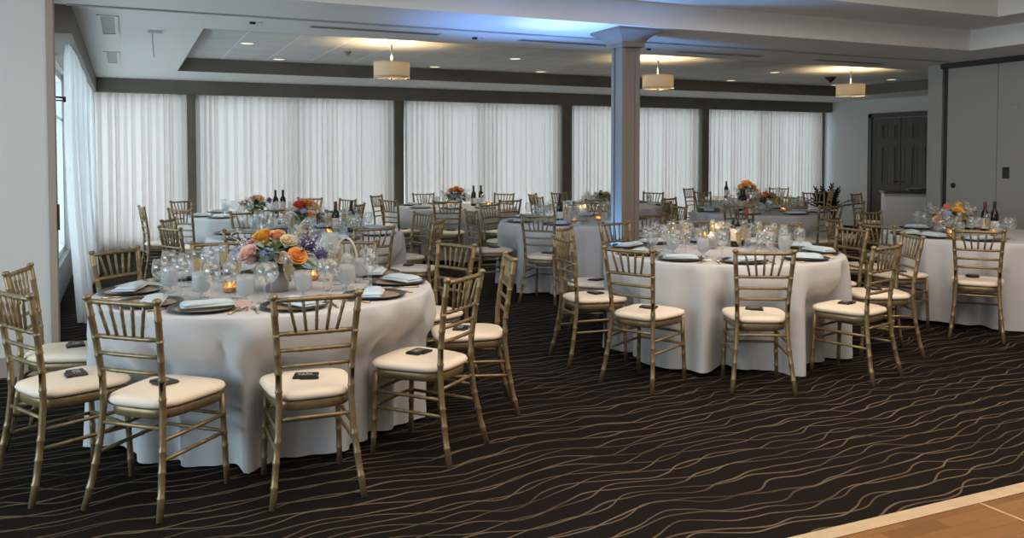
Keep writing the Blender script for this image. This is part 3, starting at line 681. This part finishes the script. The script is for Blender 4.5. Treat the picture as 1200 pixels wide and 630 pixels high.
def cutlery():
    b = MB(); b.tube([(0, -.095, .004), (0, -.02, .006), (0, .02, .005)], [.005, .003, .003], 8)
    b.add([(-.010, .02, .003), (.010, .02, .003), (.011, .05, .004), (-.011, .05, .004), (-.010, .02, .006), (.010, .02, .006), (.011, .05, .007), (-.011, .05, .007)],
          [(0, 3, 2, 1), (4, 5, 6, 7), (0, 1, 5, 4), (1, 2, 6, 5), (2, 3, 7, 6), (3, 0, 4, 7)])
    for k in range(4): b.tube([(-.009 + .006 * k, .05, .0055), (-.009 + .006 * k, .095, .008)], .0016, 6)
    ME['fork'] = b.mesh('fork', 'gold_cutlery')
    b = MB(); b.tube([(0, -.105, .005), (0, -.01, .006)], [.005, .004], 8)
    b.add([(-.007, -.01, .003), (.007, -.01, .003), (.009, .07, .003), (.0, .105, .003), (-.007, .09, .003), (-.007, -.01, .006), (.007, -.01, .006), (.009, .07, .006), (.0, .105, .006), (-.007, .09, .006)],
          [(0, 4, 3, 2, 1), (5, 6, 7, 8, 9), (0, 1, 6, 5), (1, 2, 7, 6), (2, 3, 8, 7), (3, 4, 9, 8), (4, 0, 5, 9)])
    ME['knife'] = b.mesh('knife', 'gold_cutlery')
    b = MB(); b.box(-.05, .05, -.075, .075, 0, .0025); ME['menu_card'] = b.mesh('menu_card', 'card')
cutlery()
def favor():
    b = MB(); loft(b, [[(x * .055, y * .038, .001) for x, y in ((-1, -1), (1, -1), (1, 1), (-1, 1))], [(x * .056, y * .039, .006) for x, y in ((-1, -1), (1, -1), (1, 1), (-1, 1))], [(x * .052, y * .035, .013) for x, y in ((-1, -1), (1, -1), (1, 1), (-1, 1))]])
    b.sm = [False] * len(b.f)
    b.box(-.02, .062, -.05, -.03, .001, .010)
    ME['favor_packet'] = b.mesh('favor_packet', 'favor_black')
    b = MB(); rnd = random.Random(4)
    for k in range(4): b.box(-.034 + .017 * k, -.034 + .017 * k + rnd.uniform(.009, .014), -.006 + rnd.uniform(-.004, .004), .016 + rnd.uniform(-.006, .004), .0131, .0140)
    b.box(-.036, .034, -.016, -.012, .0131, .0138)
    ME['favor_print'] = b.mesh('favor_print', 'favor_print')
    b = MB(); b.lathe([(0, 0), (.048, 0), (.053, .004), (.053, .016), (.047, .02), (0, .021)], 28); ME['favor_tin'] = b.mesh('favor_tin', 'favor_black')
    b = open_mb(); b.lathe([(.03, .0206), (.034, .0206), (.034, .0212), (.03, .0212)], 28); ME['tin_ring'] = b.mesh('tin_ring', 'favor_print')
favor()
def put(key, name, x, y, z, rz, label=None, cat=None, group=None, parent=None):
    o = link(name, ME[key], parent, (x, y, z), rz)
    if label: tag(o, label, cat, group)
    return o
NEAR = ('T1', 'T2', 'T3'); MID = ('T4', 'T7', 'T8')
# what already stands on the tables: flowers, bottles, candles, carafe (glasses keep clear of them)
OBST = [(.76, 4.80, .20), (1.57, 8.30, .20), (1.52, 11.45, .2), (4.50, 12.0, .2), (7.28, 5.77, .2), (8.02, 9.2, .22), (10.15, 12.25, .2), (6.72, 11.45, .2),
        (4.57, 5.64, .045), (4.70, 5.66, .045), (7.56, 5.63, .045), (7.67, 5.61, .045), (1.86, 8.25, .045), (2.02, 8.27, .045), (1.80, 11.47, .045), (1.90, 11.5, .045),
        (4.80, 12.0, .045), (4.94, 12.05, .045), (4.50, 8.62, .045), (4.60, 8.80, .045), (7.55, 9.2, .045), (7.68, 9.3, .045), (9.80, 12.35, .045), (.86, 5.16, .045),
        (.515, 4.86, .045), (1.02, 5.14, .04), (4.62, 8.50, .045), (4.98, 8.58, .045), (7.44, 5.44, .045), (7.06, 5.60, .045), (8.1, 9.0, .045), (7.45, 8.95, .045), (4.35, 11.75, .045),
        (4.95, 11.78, .045), (1.75, 8.05, .045), (4.28, 5.62, .085), (4.50, 5.80, .06), (4.80, 8.62, .085), (1.15, 5.25, .075), (1.20, 5.05, .085), (.51, 4.245, .05)]
for (t, place, ox, oy, a) in seat_info:
    cx, cy = TB[t]; OBST.append((cx + .725 * (ox - cx) / hypot(ox - cx, oy - cy), cy + .725 * (oy - cy) / hypot(ox - cx, oy - cy), .168))
for (t, place, ox, oy, a) in seat_info:
    cx, cy = TB[t]; ux, uy = cos(a), sin(a)
    bx, by = ox - cx, oy - cy; th = atan2(by, bx) ; ex, ey = cos(th), sin(th)      # outward at this place
    rx, ry = -ey, ex                                                               # diner's right
    where = '%s of %s' % (place, TN[t])
    def P(out, right): return (cx + ex * out + rx * right, cy + ey * out + ry * right)
    def clear(p, r):
        p = list(p)
        for _ in range(60):
            hit = False
            for (qx, qy, qr) in OBST:
                dx, dy = p[0] - qx, p[1] - qy; dd = hypot(dx, dy)
                if dd < r + qr:
                    hit = True; k = (r + qr - dd) * .6 + .003; dd = max(dd, 1e-4); p[0] += dx / dd * k; p[1] += dy / dd * k
            qd = hypot(p[0] - cx, p[1] - cy)
            if qd > .86: p[0] = cx + (p[0] - cx) * .86 / qd; p[1] = cy + (p[1] - cy) * .86 / qd
            if not hit: break
        OBST.append((p[0], p[1], r)); return p
    rz = th + pi / 2 + random.uniform(-.1, .1)
    c0 = P(.725, 0)
    if t in ('T1', 'T2', 'T3', 'T4', 'T5', 'T6', 'T7', 'T8', 'T9'):
        ch = put('charger_plate', 'charger_plate', *c0, CT, rz, 'dark-rimmed charger at ' + where, 'plate', 'charger plates on ' + TN[t])
        put('charger_face', 'well', 0, 0, 0, 0, parent=ch)
        q = P(.725 + random.uniform(-.02, .02), random.uniform(-.03, .03))
        put('napkin', 'napkin', *q, CT + .0195, rz + random.choice([.5, .9, 1.3, -.6, -1.0]), 'folded pale blue napkin at ' + where, 'napkin', 'blue napkins on ' + TN[t])
    g = clear(P(.50 + random.uniform(-.03, .03), .10 + random.uniform(-.03, .03)), 0.050)
    fro = t == 'T1' or (t == 'T2' and place in ('near left seat', 'left side seat', 'near right seat'))
    go = put('goblet' if fro else 'clear_goblet', 'water_goblet', *g, CT, random.uniform(0, 6), ('frosted' if fro else 'clear') + ' water goblet at ' + where, 'glass', 'water goblets on ' + TN[t])
    put('iced_water' if fro else 'clear_water', 'water', 0, 0, 0, 0, parent=go)
    if t in ('T1', 'T2', 'T3', 'T4', 'T7', 'T8'):
        g = clear(P(.53 + random.uniform(-.02, .02), .235 + random.uniform(-.015, .015)), 0.046)
        put('wine_glass', 'wine_glass', *g, CT, 0, 'outer stemmed wine glass at ' + where, 'glass', 'outer wine glasses on ' + TN[t]).scale = (1.12, 1.12, 1.04)
    g = clear(P(.43 + random.uniform(-.03, .03), .20 + random.uniform(-.03, .03)), 0.042)
    put('wine_glass', 'wine_glass', *g, CT, 0, 'inner stemmed wine glass at ' + where, 'glass', 'wine glasses on ' + TN[t])
    if t in NEAR + MID:
        g = clear(P(.40 + random.uniform(-.03, .03), .02 + random.uniform(-.03, .03)), 0.035)
        fl = put('champagne_flute', 'champagne_flute', *g, CT, 0, 'champagne flute at ' + where, 'glass', 'champagne flutes on ' + TN[t])
        put('champagne', 'champagne', 0, 0, 0, 0, parent=fl)
    if t in NEAR:
        put('fork', 'fork', *P(.735, -.188), CT, th + pi / 2, 'gold fork at ' + where, 'fork', 'gold forks on ' + TN[t])
        put('knife', 'knife', *P(.735, .188), CT, th + pi / 2, 'gold knife at ' + where, 'knife', 'gold knives on ' + TN[t])
    # favours on the seats
    if t in ('T1', 'T2', 'T3', 'T4', 'T5', 'T6', 'T7'):
        fx, fy = ox + ux * .03 + random.uniform(-.03, .03), oy + uy * .03 + random.uniform(-.03, .03)
        if (t, place) == ('T3', 'nearest seat'):
            o = put('favor_tin', 'favor_tin', fx, fy, .487, 0, 'round black favor tin on ' + where, 'favor tin'); put('tin_ring', 'ring_mark', 0, 0, 0, 0, parent=o)
        else:
            o = put('favor_packet', 'favor_packet', fx, fy, .487, a - pi / 2 + random.uniform(-.35, .35), 'black favor packet on ' + where, 'favor packet', 'black favor packets on chairs')
            put('favor_print', 'printed_mark', 0, 0, 0, 0, parent=o)

# ------------------------------------------------------------------ bottles, candles, centrepieces
def bottle(x, y, label, foil='dark', lab='cream'):
    r = empty('wine_bottle', (x, y, CT), random.uniform(0, 6)); tag(r, label, 'bottle', 'wine bottles')
    put('bottle', 'body', 0, 0, 0, 0, parent=r); put('bottle_foil_' + foil, 'foil_capsule', 0, 0, 0, 0, parent=r); put('bottle_label_' + lab, 'bottle_label', 0, 0, 0, 0, parent=r)
for x, y, l, f, lb in [
    (4.57, 5.64, 'dark wine bottle with cream label and green foil before the column table candles', 'dark', 'cream'), (4.70, 5.66, 'dark wine bottle with red foil right of its twin, table before column', 'red', 'cream'),
    (7.56, 5.63, 'dark bottle with red neck beside the flowers on table by right panels', 'red', 'cream'), (7.67, 5.61, 'dark bottle at the right photo edge, table by right panels', 'dark', 'white'),
    (1.86, 8.25, 'left bottle of two beside coral flowers, second table on left', 'red', 'cream'), (2.02, 8.27, 'right bottle of two beside coral flowers, second table on left', 'dark', 'cream'),
    (1.80, 11.47, 'left dark bottle of two on far left table by curtains', 'dark', 'cream'), (1.90, 11.5, 'right dark bottle of two on far left table by curtains', 'dark', 'cream'),
    (4.80, 12.0, 'left dark bottle of two on far table left of column', 'dark', 'white'), (4.94, 12.05, 'right dark bottle of two on far table left of column', 'dark', 'white'),
    (4.50, 8.62, 'dark bottle with white label left of candles, table beside the column', 'dark', 'white'), (4.60, 8.80, 'second dark bottle behind the white labelled one, table beside column', 'dark', 'cream'),
    (7.55, 9.2, 'left dark bottle of two on second table on right', 'dark', 'cream'), (7.68, 9.3, 'right dark bottle of two on second table on right', 'dark', 'cream'),
    (9.80, 12.35, 'dark bottle on far right table by curtains', 'dark', 'cream'), (.86, 5.16, 'dark bottle standing behind the flowers on front left table', 'dark', 'cream')]:
    bottle(x, y, l, f, lb)
def votive(x, y, label, lit=True):
    r = empty('votive_candle', (x, y, CT)); tag(r, label, 'candle', 'amber votive candles')
    put('votive_glass', 'glass_cup', 0, 0, 0, 0, parent=r); w = put('votive_wax', 'wax', 0, 0, 0, 0, parent=r); put('flame', 'flame', 0, 0, .032, 0, parent=w)
    point('votive_glow', (x, y, CT + .05), .22, (1.0, .6, .28), .008)
for x, y, l in [(.515, 4.86, 'lit amber votive left of flower vase on front left table'), (1.02, 5.14, 'amber votive beside frosted carafe on front left table'),
                (4.62, 8.50, 'lit votive left of big candle glass, table beside column'), (4.98, 8.58, 'lit votive right of big candle glass, table beside column'),
                (7.44, 5.44, 'lit votive beside wine bottle, table by right panels'), (7.06, 5.60, 'lit votive left of flowers, table by right panels'),
                (8.1, 9.0, 'lit votive beside flowers on second table on right'), (7.45, 8.95, 'lit votive before bottles on second table on right'),
                (4.35, 11.75, 'lit votive left of flowers on far table left of column'), (4.95, 11.78, 'lit votive beside bottles on far table left of column'),
                (1.75, 8.05, 'lit votive beside coral flowers, second table on left')]:
    votive(x, y, l)
def floating_candle(x, y, h, rad, label, n=1):
    r = empty('candle_vase', (x, y, CT)); tag(r, label, 'candle vase', 'floating candle vases')
    b = open_mb(); b.lathe([(0, .002), (rad, .002), (rad, h), (rad - .003, h), (rad - .003, .008), (0, .008)], 28); b.build('glass_vase', 'glass', r)
    b = open_mb(); b.lathe([(0, .009), (rad - .004, .009), (rad - .004, h * .72), (0, h * .72)], 28); b.build('water', 'pane', r)
    for k in range(n):
        dx = 0 if n == 1 else (k - .5) * rad * .8
        b = MB(); b.lathe([(0, 0), (.022, 0), (.034, .012), (.034, .018), (0, .02)], 20); w = b.build('floating_candle', 'wax', r, (dx, 0, h * .70))
        put('flame', 'flame', 0, 0, .02, 0, parent=w)
        point('candle_glow', (x + dx, y, CT + h * .7 + .05), .9, (1.0, .6, .25), .008)
floating_candle(4.28, 5.62, .13, .075, 'wide low glass vase with two floating lit candles, table before column', 2)
floating_candle(4.50, 5.80, .19, .05, 'taller glass vase with one floating lit candle, table before column')
floating_candle(4.80, 8.62, .20, .075, 'glass vase with bright floating candle, table beside the column', 2)

def petal_patch(b, ang, r0, r1, z0, z1, w, curl):
    """one cupped petal"""
    P = []; F = []; nu, nv = 4, 4
    for j in range(nv + 1):
        v = j / nv; r = r0 + (r1 - r0) * v + curl * v * v; z = z0 + (z1 - z0) * sin(v * pi / 2)
        ww = w * (.45 + .55 * sin(min(1, v * 1.1) * pi * .62)) 
        for i in range(nu + 1):
            u = i / nu * 2 - 1; a_ = ang + u * ww; rr = r * (1 - .06 * u * u); P.append((rr * cos(a_), rr * sin(a_), z - .10 * (z1 - z0) * u * u))
    for j in range(nv):
        for i in range(nu): q = j * (nu + 1) + i; F.append((q, q + 1, q + nu + 2, q + nu + 1))
    b.add(P, F, True)
def rose_mesh(col, seed=0):
    b = MB(); rnd = random.Random(seed)
    for (n, r0, r1, z1, w, cu) in [(3, .05, .18, 1.1, 1.2, -.05), (4, .12, .36, 1.05, 1.0, -.04), (5, .2, .58, .95, .85, -.02), (6, .3, .80, .80, .75, .02), (7, .4, .95, .58, .66, .06)]:
        o = rnd.uniform(0, 6)
        for k in range(n): petal_patch(b, o + 2 * pi * k / n, r0, r1, -.55, z1 * .8, w, cu)
    b.lathe([(0, -.6), (.45, -.5), (.6, -.1), (.4, .4), (0, .6)], 10)
    return b.mesh('rose', 'petal_' + col)
def cluster_mesh(col, seed=0):
    b = MB(); rnd = random.Random(seed)
    for k in range(46):
        z = rnd.uniform(-.5, 1); a_ = rnd.uniform(0, 2 * pi); r = sqrt(max(0, 1 - z * z)) * .85; c_ = (r * cos(a_), r * sin(a_), z * .8)
        b.lathe([(0, -.05), (.13, -.02), (.19, .03), (.10, .07), (0, .05)], 5, c_)
    b.lathe([(0, -.7), (.55, -.4), (.7, 0), (.55, .45), (0, .65)], 10)
    return b.mesh('bloom', 'petal_' + col)
def spike_mesh(col, seed=0):
    b = MB(); rnd = random.Random(seed)
    for k in range(40):
        t = k / 40; a_ = k * 2.4; r = .32 * (1 - .75 * t); c_ = (r * cos(a_), r * sin(a_), t * 2.6)
        b.lathe([(0, -.05), (.16 * (1 - .5 * t), 0), (.12, .09), (0, .06)], 5, c_)
    b.tube([(0, 0, -1.2), (0, 0, 2.4)], .05, 5)
    return b.mesh('flower_spike', 'petal_' + col)
def foliage_mesh(name, m, n, size, spread, seed, up=.5):
    b = MB(); rnd = random.Random(seed)
    for k in range(n):
        a_ = rnd.uniform(0, 2 * pi); el = rnd.uniform(-.5, up + .5); L_ = size * rnd.uniform(.7, 1.3); w = L_ * .22
        d = Vector((cos(a_) * cos(el), sin(a_) * cos(el), sin(el))); base = Vector((cos(a_) * spread * rnd.random(), sin(a_) * spread * rnd.random(), rnd.uniform(-.02, .04))); side = d.cross(Vector((0, 0, 1))).normalized()
        up_ = side.cross(d); P = []
        for j in range(5):
            t = j / 4; ww = w * sin(pi * min(.98, t * .9 + .08)); c_ = base + d * (L_ * t) - Vector((0, 0, .25 * L_ * t * t)); c_.z = max(c_.z, -.055); P += [c_ - side * ww, c_ + up_ * ww * .25, c_ + side * ww]
        F = []
        for j in range(4): F += [(j * 3, j * 3 + 1, j * 3 + 4, j * 3 + 3), (j * 3 + 1, j * 3 + 2, j * 3 + 5, j * 3 + 4)]
        b.add(P, F, True); 
    return b.mesh(name, m)
def sprig_mesh(seed):
    b = MB(); rnd = random.Random(seed)
    for k in range(16):
        a_ = rnd.uniform(0, 2 * pi); L_ = rnd.uniform(.08, .15); d = Vector((cos(a_) * .7, sin(a_) * .7, rnd.uniform(.2, 1))).normalized(); e = d * L_
        b.tube([(0, 0, 0), tuple(e * .5 + Vector((0, 0, .01))), tuple(e)], .0014, 4)
        for q in range(3): c_ = e + Vector((rnd.uniform(-.02, .02), rnd.uniform(-.02, .02), rnd.uniform(-.015, .015))); b.lathe([(0, -.004), (.006, 0), (0, .006)], 5, tuple(c_))
    return b.mesh('sprig', 'petal_gypsum')
for i, cname in enumerate(('pink', 'blush', 'orange', 'yellow', 'coral', 'cream', 'peach')): ME['rose_' + cname] = rose_mesh(cname, i)
for i, cname in enumerate(('blue', 'purple', 'yellow', 'orange', 'coral')): ME['bloom_' + cname] = cluster_mesh(cname, 20 + i)
ME['spike_purple'] = spike_mesh('purple', 3); ME['spike_cream'] = spike_mesh('cream', 5)
ME['foliage'] = foliage_mesh('foliage', 'leaf', 80, .075, .10, 1); ME['foliage_pale'] = foliage_mesh('foliage', 'leaf_pale', 60, .07, .11, 2)
ME['sprig'] = sprig_mesh(9)
def vase_mesh(kind):
    if kind == 'pewter': return [(0, 0), (.055, 0), (.06, .005), (.066, .17), (.063, .17), (.057, .01), (0, .01)], 'pewter'
    if kind == 'gold': return [(0, 0), (.05, 0), (.045, .01), (.035, .04), (.055, .10), (.06, .13), (.057, .13), (.05, .10), (.03, .045), (0, .04)], 'vase_gold'
    return [(0, 0), (.05, 0), (.055, .005), (.055, .13), (.052, .13), (.052, .01), (0, .01)], 'glass'
def centrepiece(x, y, kind, label, flowers, hv, rz=0, sc=1.0, pale=True, sprigs=1):
    """flowers: (kind, right, toward-back, up, radius) in the picture's sense at this table, before turning by rz"""
    r = empty('flower_centrepiece', (x, y, CT), rz); tag(r, label, 'flower arrangement', 'flower centrepieces')
    prof, m = vase_mesh(kind); b = open_mb(); b.lathe(prof, 28); b.build('vase', m, r)
    f = put('foliage', 'foliage', 0, 0, hv + .02, 0, parent=r); f.scale = (sc * 1.08, sc * 1.0, sc)
    if pale: f = put('foliage_pale', 'foliage', 0, 0, hv, 0, parent=r); f.scale = (sc * 1.15, sc * 1.05, sc)
    for k in range(sprigs): f = put('sprig', 'sprig', (.11 - .22 * k) * sc, 0, hv + .05, k * 2.0, parent=r)
    for (kd, fx, fy, fz, rad) in flowers:
        nm = 'rose' if kd.startswith('rose') else ('bloom' if kd.startswith('bloom') else 'flower_spike')
        o = put(kd, nm, fx, fy, hv + fz, random.uniform(0, 6), parent=r); o.scale = (rad, rad, rad)
        tilt = min(1.0, hypot(fx, fy) * 4.5)
        o.rotation_euler = Vector((fx * 5, fy * 5 - .35, .9)).to_track_quat('Z', 'Y').to_euler()
    return r
VR = radians(-24.376)
centrepiece(.76, 4.80, 'pewter', 'large pastel flower arrangement in grey vase on front left table', [
    ('rose_pink', -.12, -.10, .035, .062), ('rose_yellow', -.07, -.02, .125, .055), ('rose_peach', .0, .0, .125, .05), ('bloom_blue', -.02, -.11, .04, .045), ('bloom_blue', -.21, -.02, .03, .045),
    ('rose_cream', .07, -.04, .10, .048), ('spike_cream', .10, .03, .14, .035), ('rose_orange', .13, -.10, .025, .056), ('bloom_purple', .16, .03, .085, .055), ('spike_purple', .17, .0, .07, .035), ('rose_blush', .05, -.10, .02, .042), ('rose_pink', -.15, .05, .07, .05), ('bloom_purple', .24, .0, .03, .045)], .17, VR, 1.25, sprigs=2)
centrepiece(1.57, 8.30, 'gold', 'coral and orange flowers in a gold footed vase, second table on left', [
    ('rose_coral', -.03, -.03, .13, .065), ('rose_blush', -.12, -.08, .02, .062), ('rose_orange', .05, -.02, .14, .055), ('rose_peach', .08, -.08, .04, .055), ('bloom_yellow', .10, .02, .12, .05), ('bloom_blue', .02, -.09, .08, .035), ('rose_coral', -.02, .06, .12, .05)], .14, VR, 1.15, sprigs=2)
centrepiece(1.52, 11.45, 'pewter', 'pink flowers and loose greenery on far left table by curtains', [
    ('rose_pink', -.05, -.08, .03, .06), ('rose_peach', .10, -.04, .10, .05), ('bloom_purple', .20, 0, .08, .045), ('rose_blush', -.02, .03, .10, .05), ('rose_pink', .02, .0, .12, .04), ('bloom_blue', -.16, .03, .04, .04)], .10, VR, 1.2, sprigs=2)
centrepiece(4.50, 12.0, 'glass', 'orange and lilac bouquet on far table left of column', [
    ('rose_orange', .03, -.02, .12, .062), ('rose_coral', .09, 0, .10, .055), ('bloom_blue', 0, -.07, .03, .07), ('rose_peach', -.05, 0, .11, .05), ('spike_purple', -.16, 0, .05, .03)], .13, VR, 1.3, sprigs=2)
centrepiece(7.28, 5.77, 'glass', 'yellow and blue flower arrangement on table by right panels', [
    ('rose_yellow', .02, -.06, .07, .062), ('bloom_blue', -.08, -.08, .05, .05), ('bloom_coral', -.06, -.02, .13, .034), ('rose_peach', -.16, -.05, .0, .045), ('bloom_yellow', .07, .02, .13, .05), ('rose_blush', .14, -.02, .07, .05), ('rose_yellow', .03, -.09, .03, .05)], .13, VR, 1.2, sprigs=2)
centrepiece(8.02, 9.2, 'glass', 'coral and yellow flowers on second table on right', [
    ('bloom_coral', -.06, -.06, .10, .052), ('bloom_yellow', .08, -.07, .02, .05), ('rose_cream', -.14, -.02, .08, .05), ('rose_yellow', .05, .0, .09, .045), ('bloom_purple', -.22, -.04, .02, .05)], .13, VR, 1.15, sprigs=1)
centrepiece(10.15, 12.25, 'pewter', 'tall orange hydrangea arrangement on far right table by curtains', [
    ('bloom_orange', .0, -.04, .12, .10), ('bloom_orange', -.07, .0, .07, .08), ('bloom_coral', .12, -.04, .08, .06), ('rose_yellow', .18, -.03, .0, .055)], .13, VR, 1.15, sprigs=1)
centrepiece(6.72, 11.45, 'glass', 'greenery with pale blooms on far table behind column', [('rose_cream', 0, -.05, .06, .05), ('bloom_yellow', .08, -.02, .06, .045), ('rose_blush', -.10, 0, .05, .045)], .10, VR, 1.3)

# front left table extras
r = empty('carafe', (1.15, 5.25, CT)); tag(r, 'tall frosted water carafe right of the flowers on front left table', 'carafe')
b = open_mb(); b.lathe([(0, .002), (.060, .002), (.065, .008), (.066, .19), (.060, .225), (.050, .25), (.052, .275), (.049, .275), (.047, .25), (.057, .222), (.063, .19), (.062, .01), (0, .01)], 28); b.build('glass_body', 'frosted', r)
b = open_mb(); b.lathe([(0, .012), (.058, .012), (.060, .17), (0, .172)], 28); b.build('water', 'pane', r)
r = empty('glass_lantern', (1.20, 5.05, CT), VR); tag(r, 'clear glass lantern with arched white rope handle on front left table', 'lantern')
b = open_mb(); b.lathe([(0, .002), (.05, .002), (.066, .02), (.07, .08), (.06, .14), (.057, .14), (.066, .08), (.062, .022), (0, .008)], 28); b.build('glass_bowl', 'glass', r)
b = MB(); b.tube([(.066 * cos(t), 0, .10 + .155 * sin(t)) for t in [pi * k / 18 for k in range(19)]], .008, 8); b.build('handle', 'label_cream', r)
b = MB(); b.lathe([(0, .01), (.03, .01), (.03, .07), (0, .072)], 16); b.build('candle', 'wax', r)
r = empty('card_holder', (.51, 4.245, CT), VR + .1); tag(r, 'small rose gold card holder at the near edge of front left table', 'card holder')
b = MB(); b.box(-.038, .038, -.004, .004, .022, .052); b.build('card', 'pink_card', r)
for s in (-1, 1):
    b = MB(); b.tube([(s * .018, -.012, .002), (s * .018, 0, .024), (s * .018, .014, .002)], .003, 6); b.build('leg', 'gold_cutlery', r)

# ------------------------------------------------------------------ bar, plant
r = empty('bar_counter', (10.82, 9.30, 0), radians(-40)); tag(r, 'white bar counter with dark top standing before the double door', 'bar counter')
b = MB(); b.box(-.37, .37, -.25, .25, 0, .95); b.build('body', 'bar_white', r)
MB().box(-.40, .40, -.29, .28, .955, .995).build('counter_top', 'bar_top', r)
b = MB(); b.box(-.39, .39, -.265, -.25, .915, .955); b.box(.335, .37, -.265, -.25, .0, .915); b.box(-.37, .335, -.265, -.25, 0, .07); b.build('trim_strip', 'seam', r)
r = empty('serving_tray', (10.92, 9.22, .996), radians(-40)); tag(r, 'small dark tray with pale cloth on the white bar counter', 'tray')
b = MB(); b.box(-.16, .16, -.10, .10, 0, .012); b.box(-.16, .16, -.10, -.09, .012, .028); b.box(-.16, .16, .09, .10, .012, .028); b.box(-.16, -.15, -.09, .09, .012, .028); b.box(.15, .16, -.09, .09, .012, .028); b.build('tray_body', 'bar_top', r)
MB().box(-.12, .02, -.07, .07, .013, .030).build('folded_cloth', 'napkin', r)
r = empty('potted_palm', (13.55, 13.75, 0)); tag(r, 'dark leafy potted palm in the corner beside the last curtain', 'potted plant')
b = MB(); b.lathe([(0, 0), (.15, 0), (.16, .02), (.20, .34), (.21, .36), (.19, .36), (.18, .33), (0, .33)], 24); b.build('pot', 'pot', r)
rnd = random.Random(5); 
for k in range(22):
    a_ = k * 2.4; el = rnd.uniform(.55, 1.35); L_ = rnd.uniform(.42, .66); b = MB(); d = Vector((cos(a_) * cos(el), sin(a_) * cos(el), sin(el))); pts = [Vector((0, 0, .33)) + d * (L_ * t) - Vector((0, 0, .22 * t * t * cos(el))) for t in [j / 8 for j in range(9)]]
    b.tube(pts, .007, 5); side = d.cross(Vector((0, 0, 1))).normalized()
    for j in range(2, 9):
        for s in (-1, 1):
            p0 = pts[j]; tip = p0 + side * s * .20 * (1.1 - j / 10) + d * .10 - Vector((0, 0, .03)); w_ = d * .032
            b.add([p0 - w_, p0 + w_, (p0 + tip) / 2 + w_ * .9 + Vector((0, 0, .012)), tip, (p0 + tip) / 2 - w_ * .9 + Vector((0, 0, .012))], [(0, 1, 2, 4), (4, 2, 3)], True)
    b.build('frond', 'leaf_dark', r)
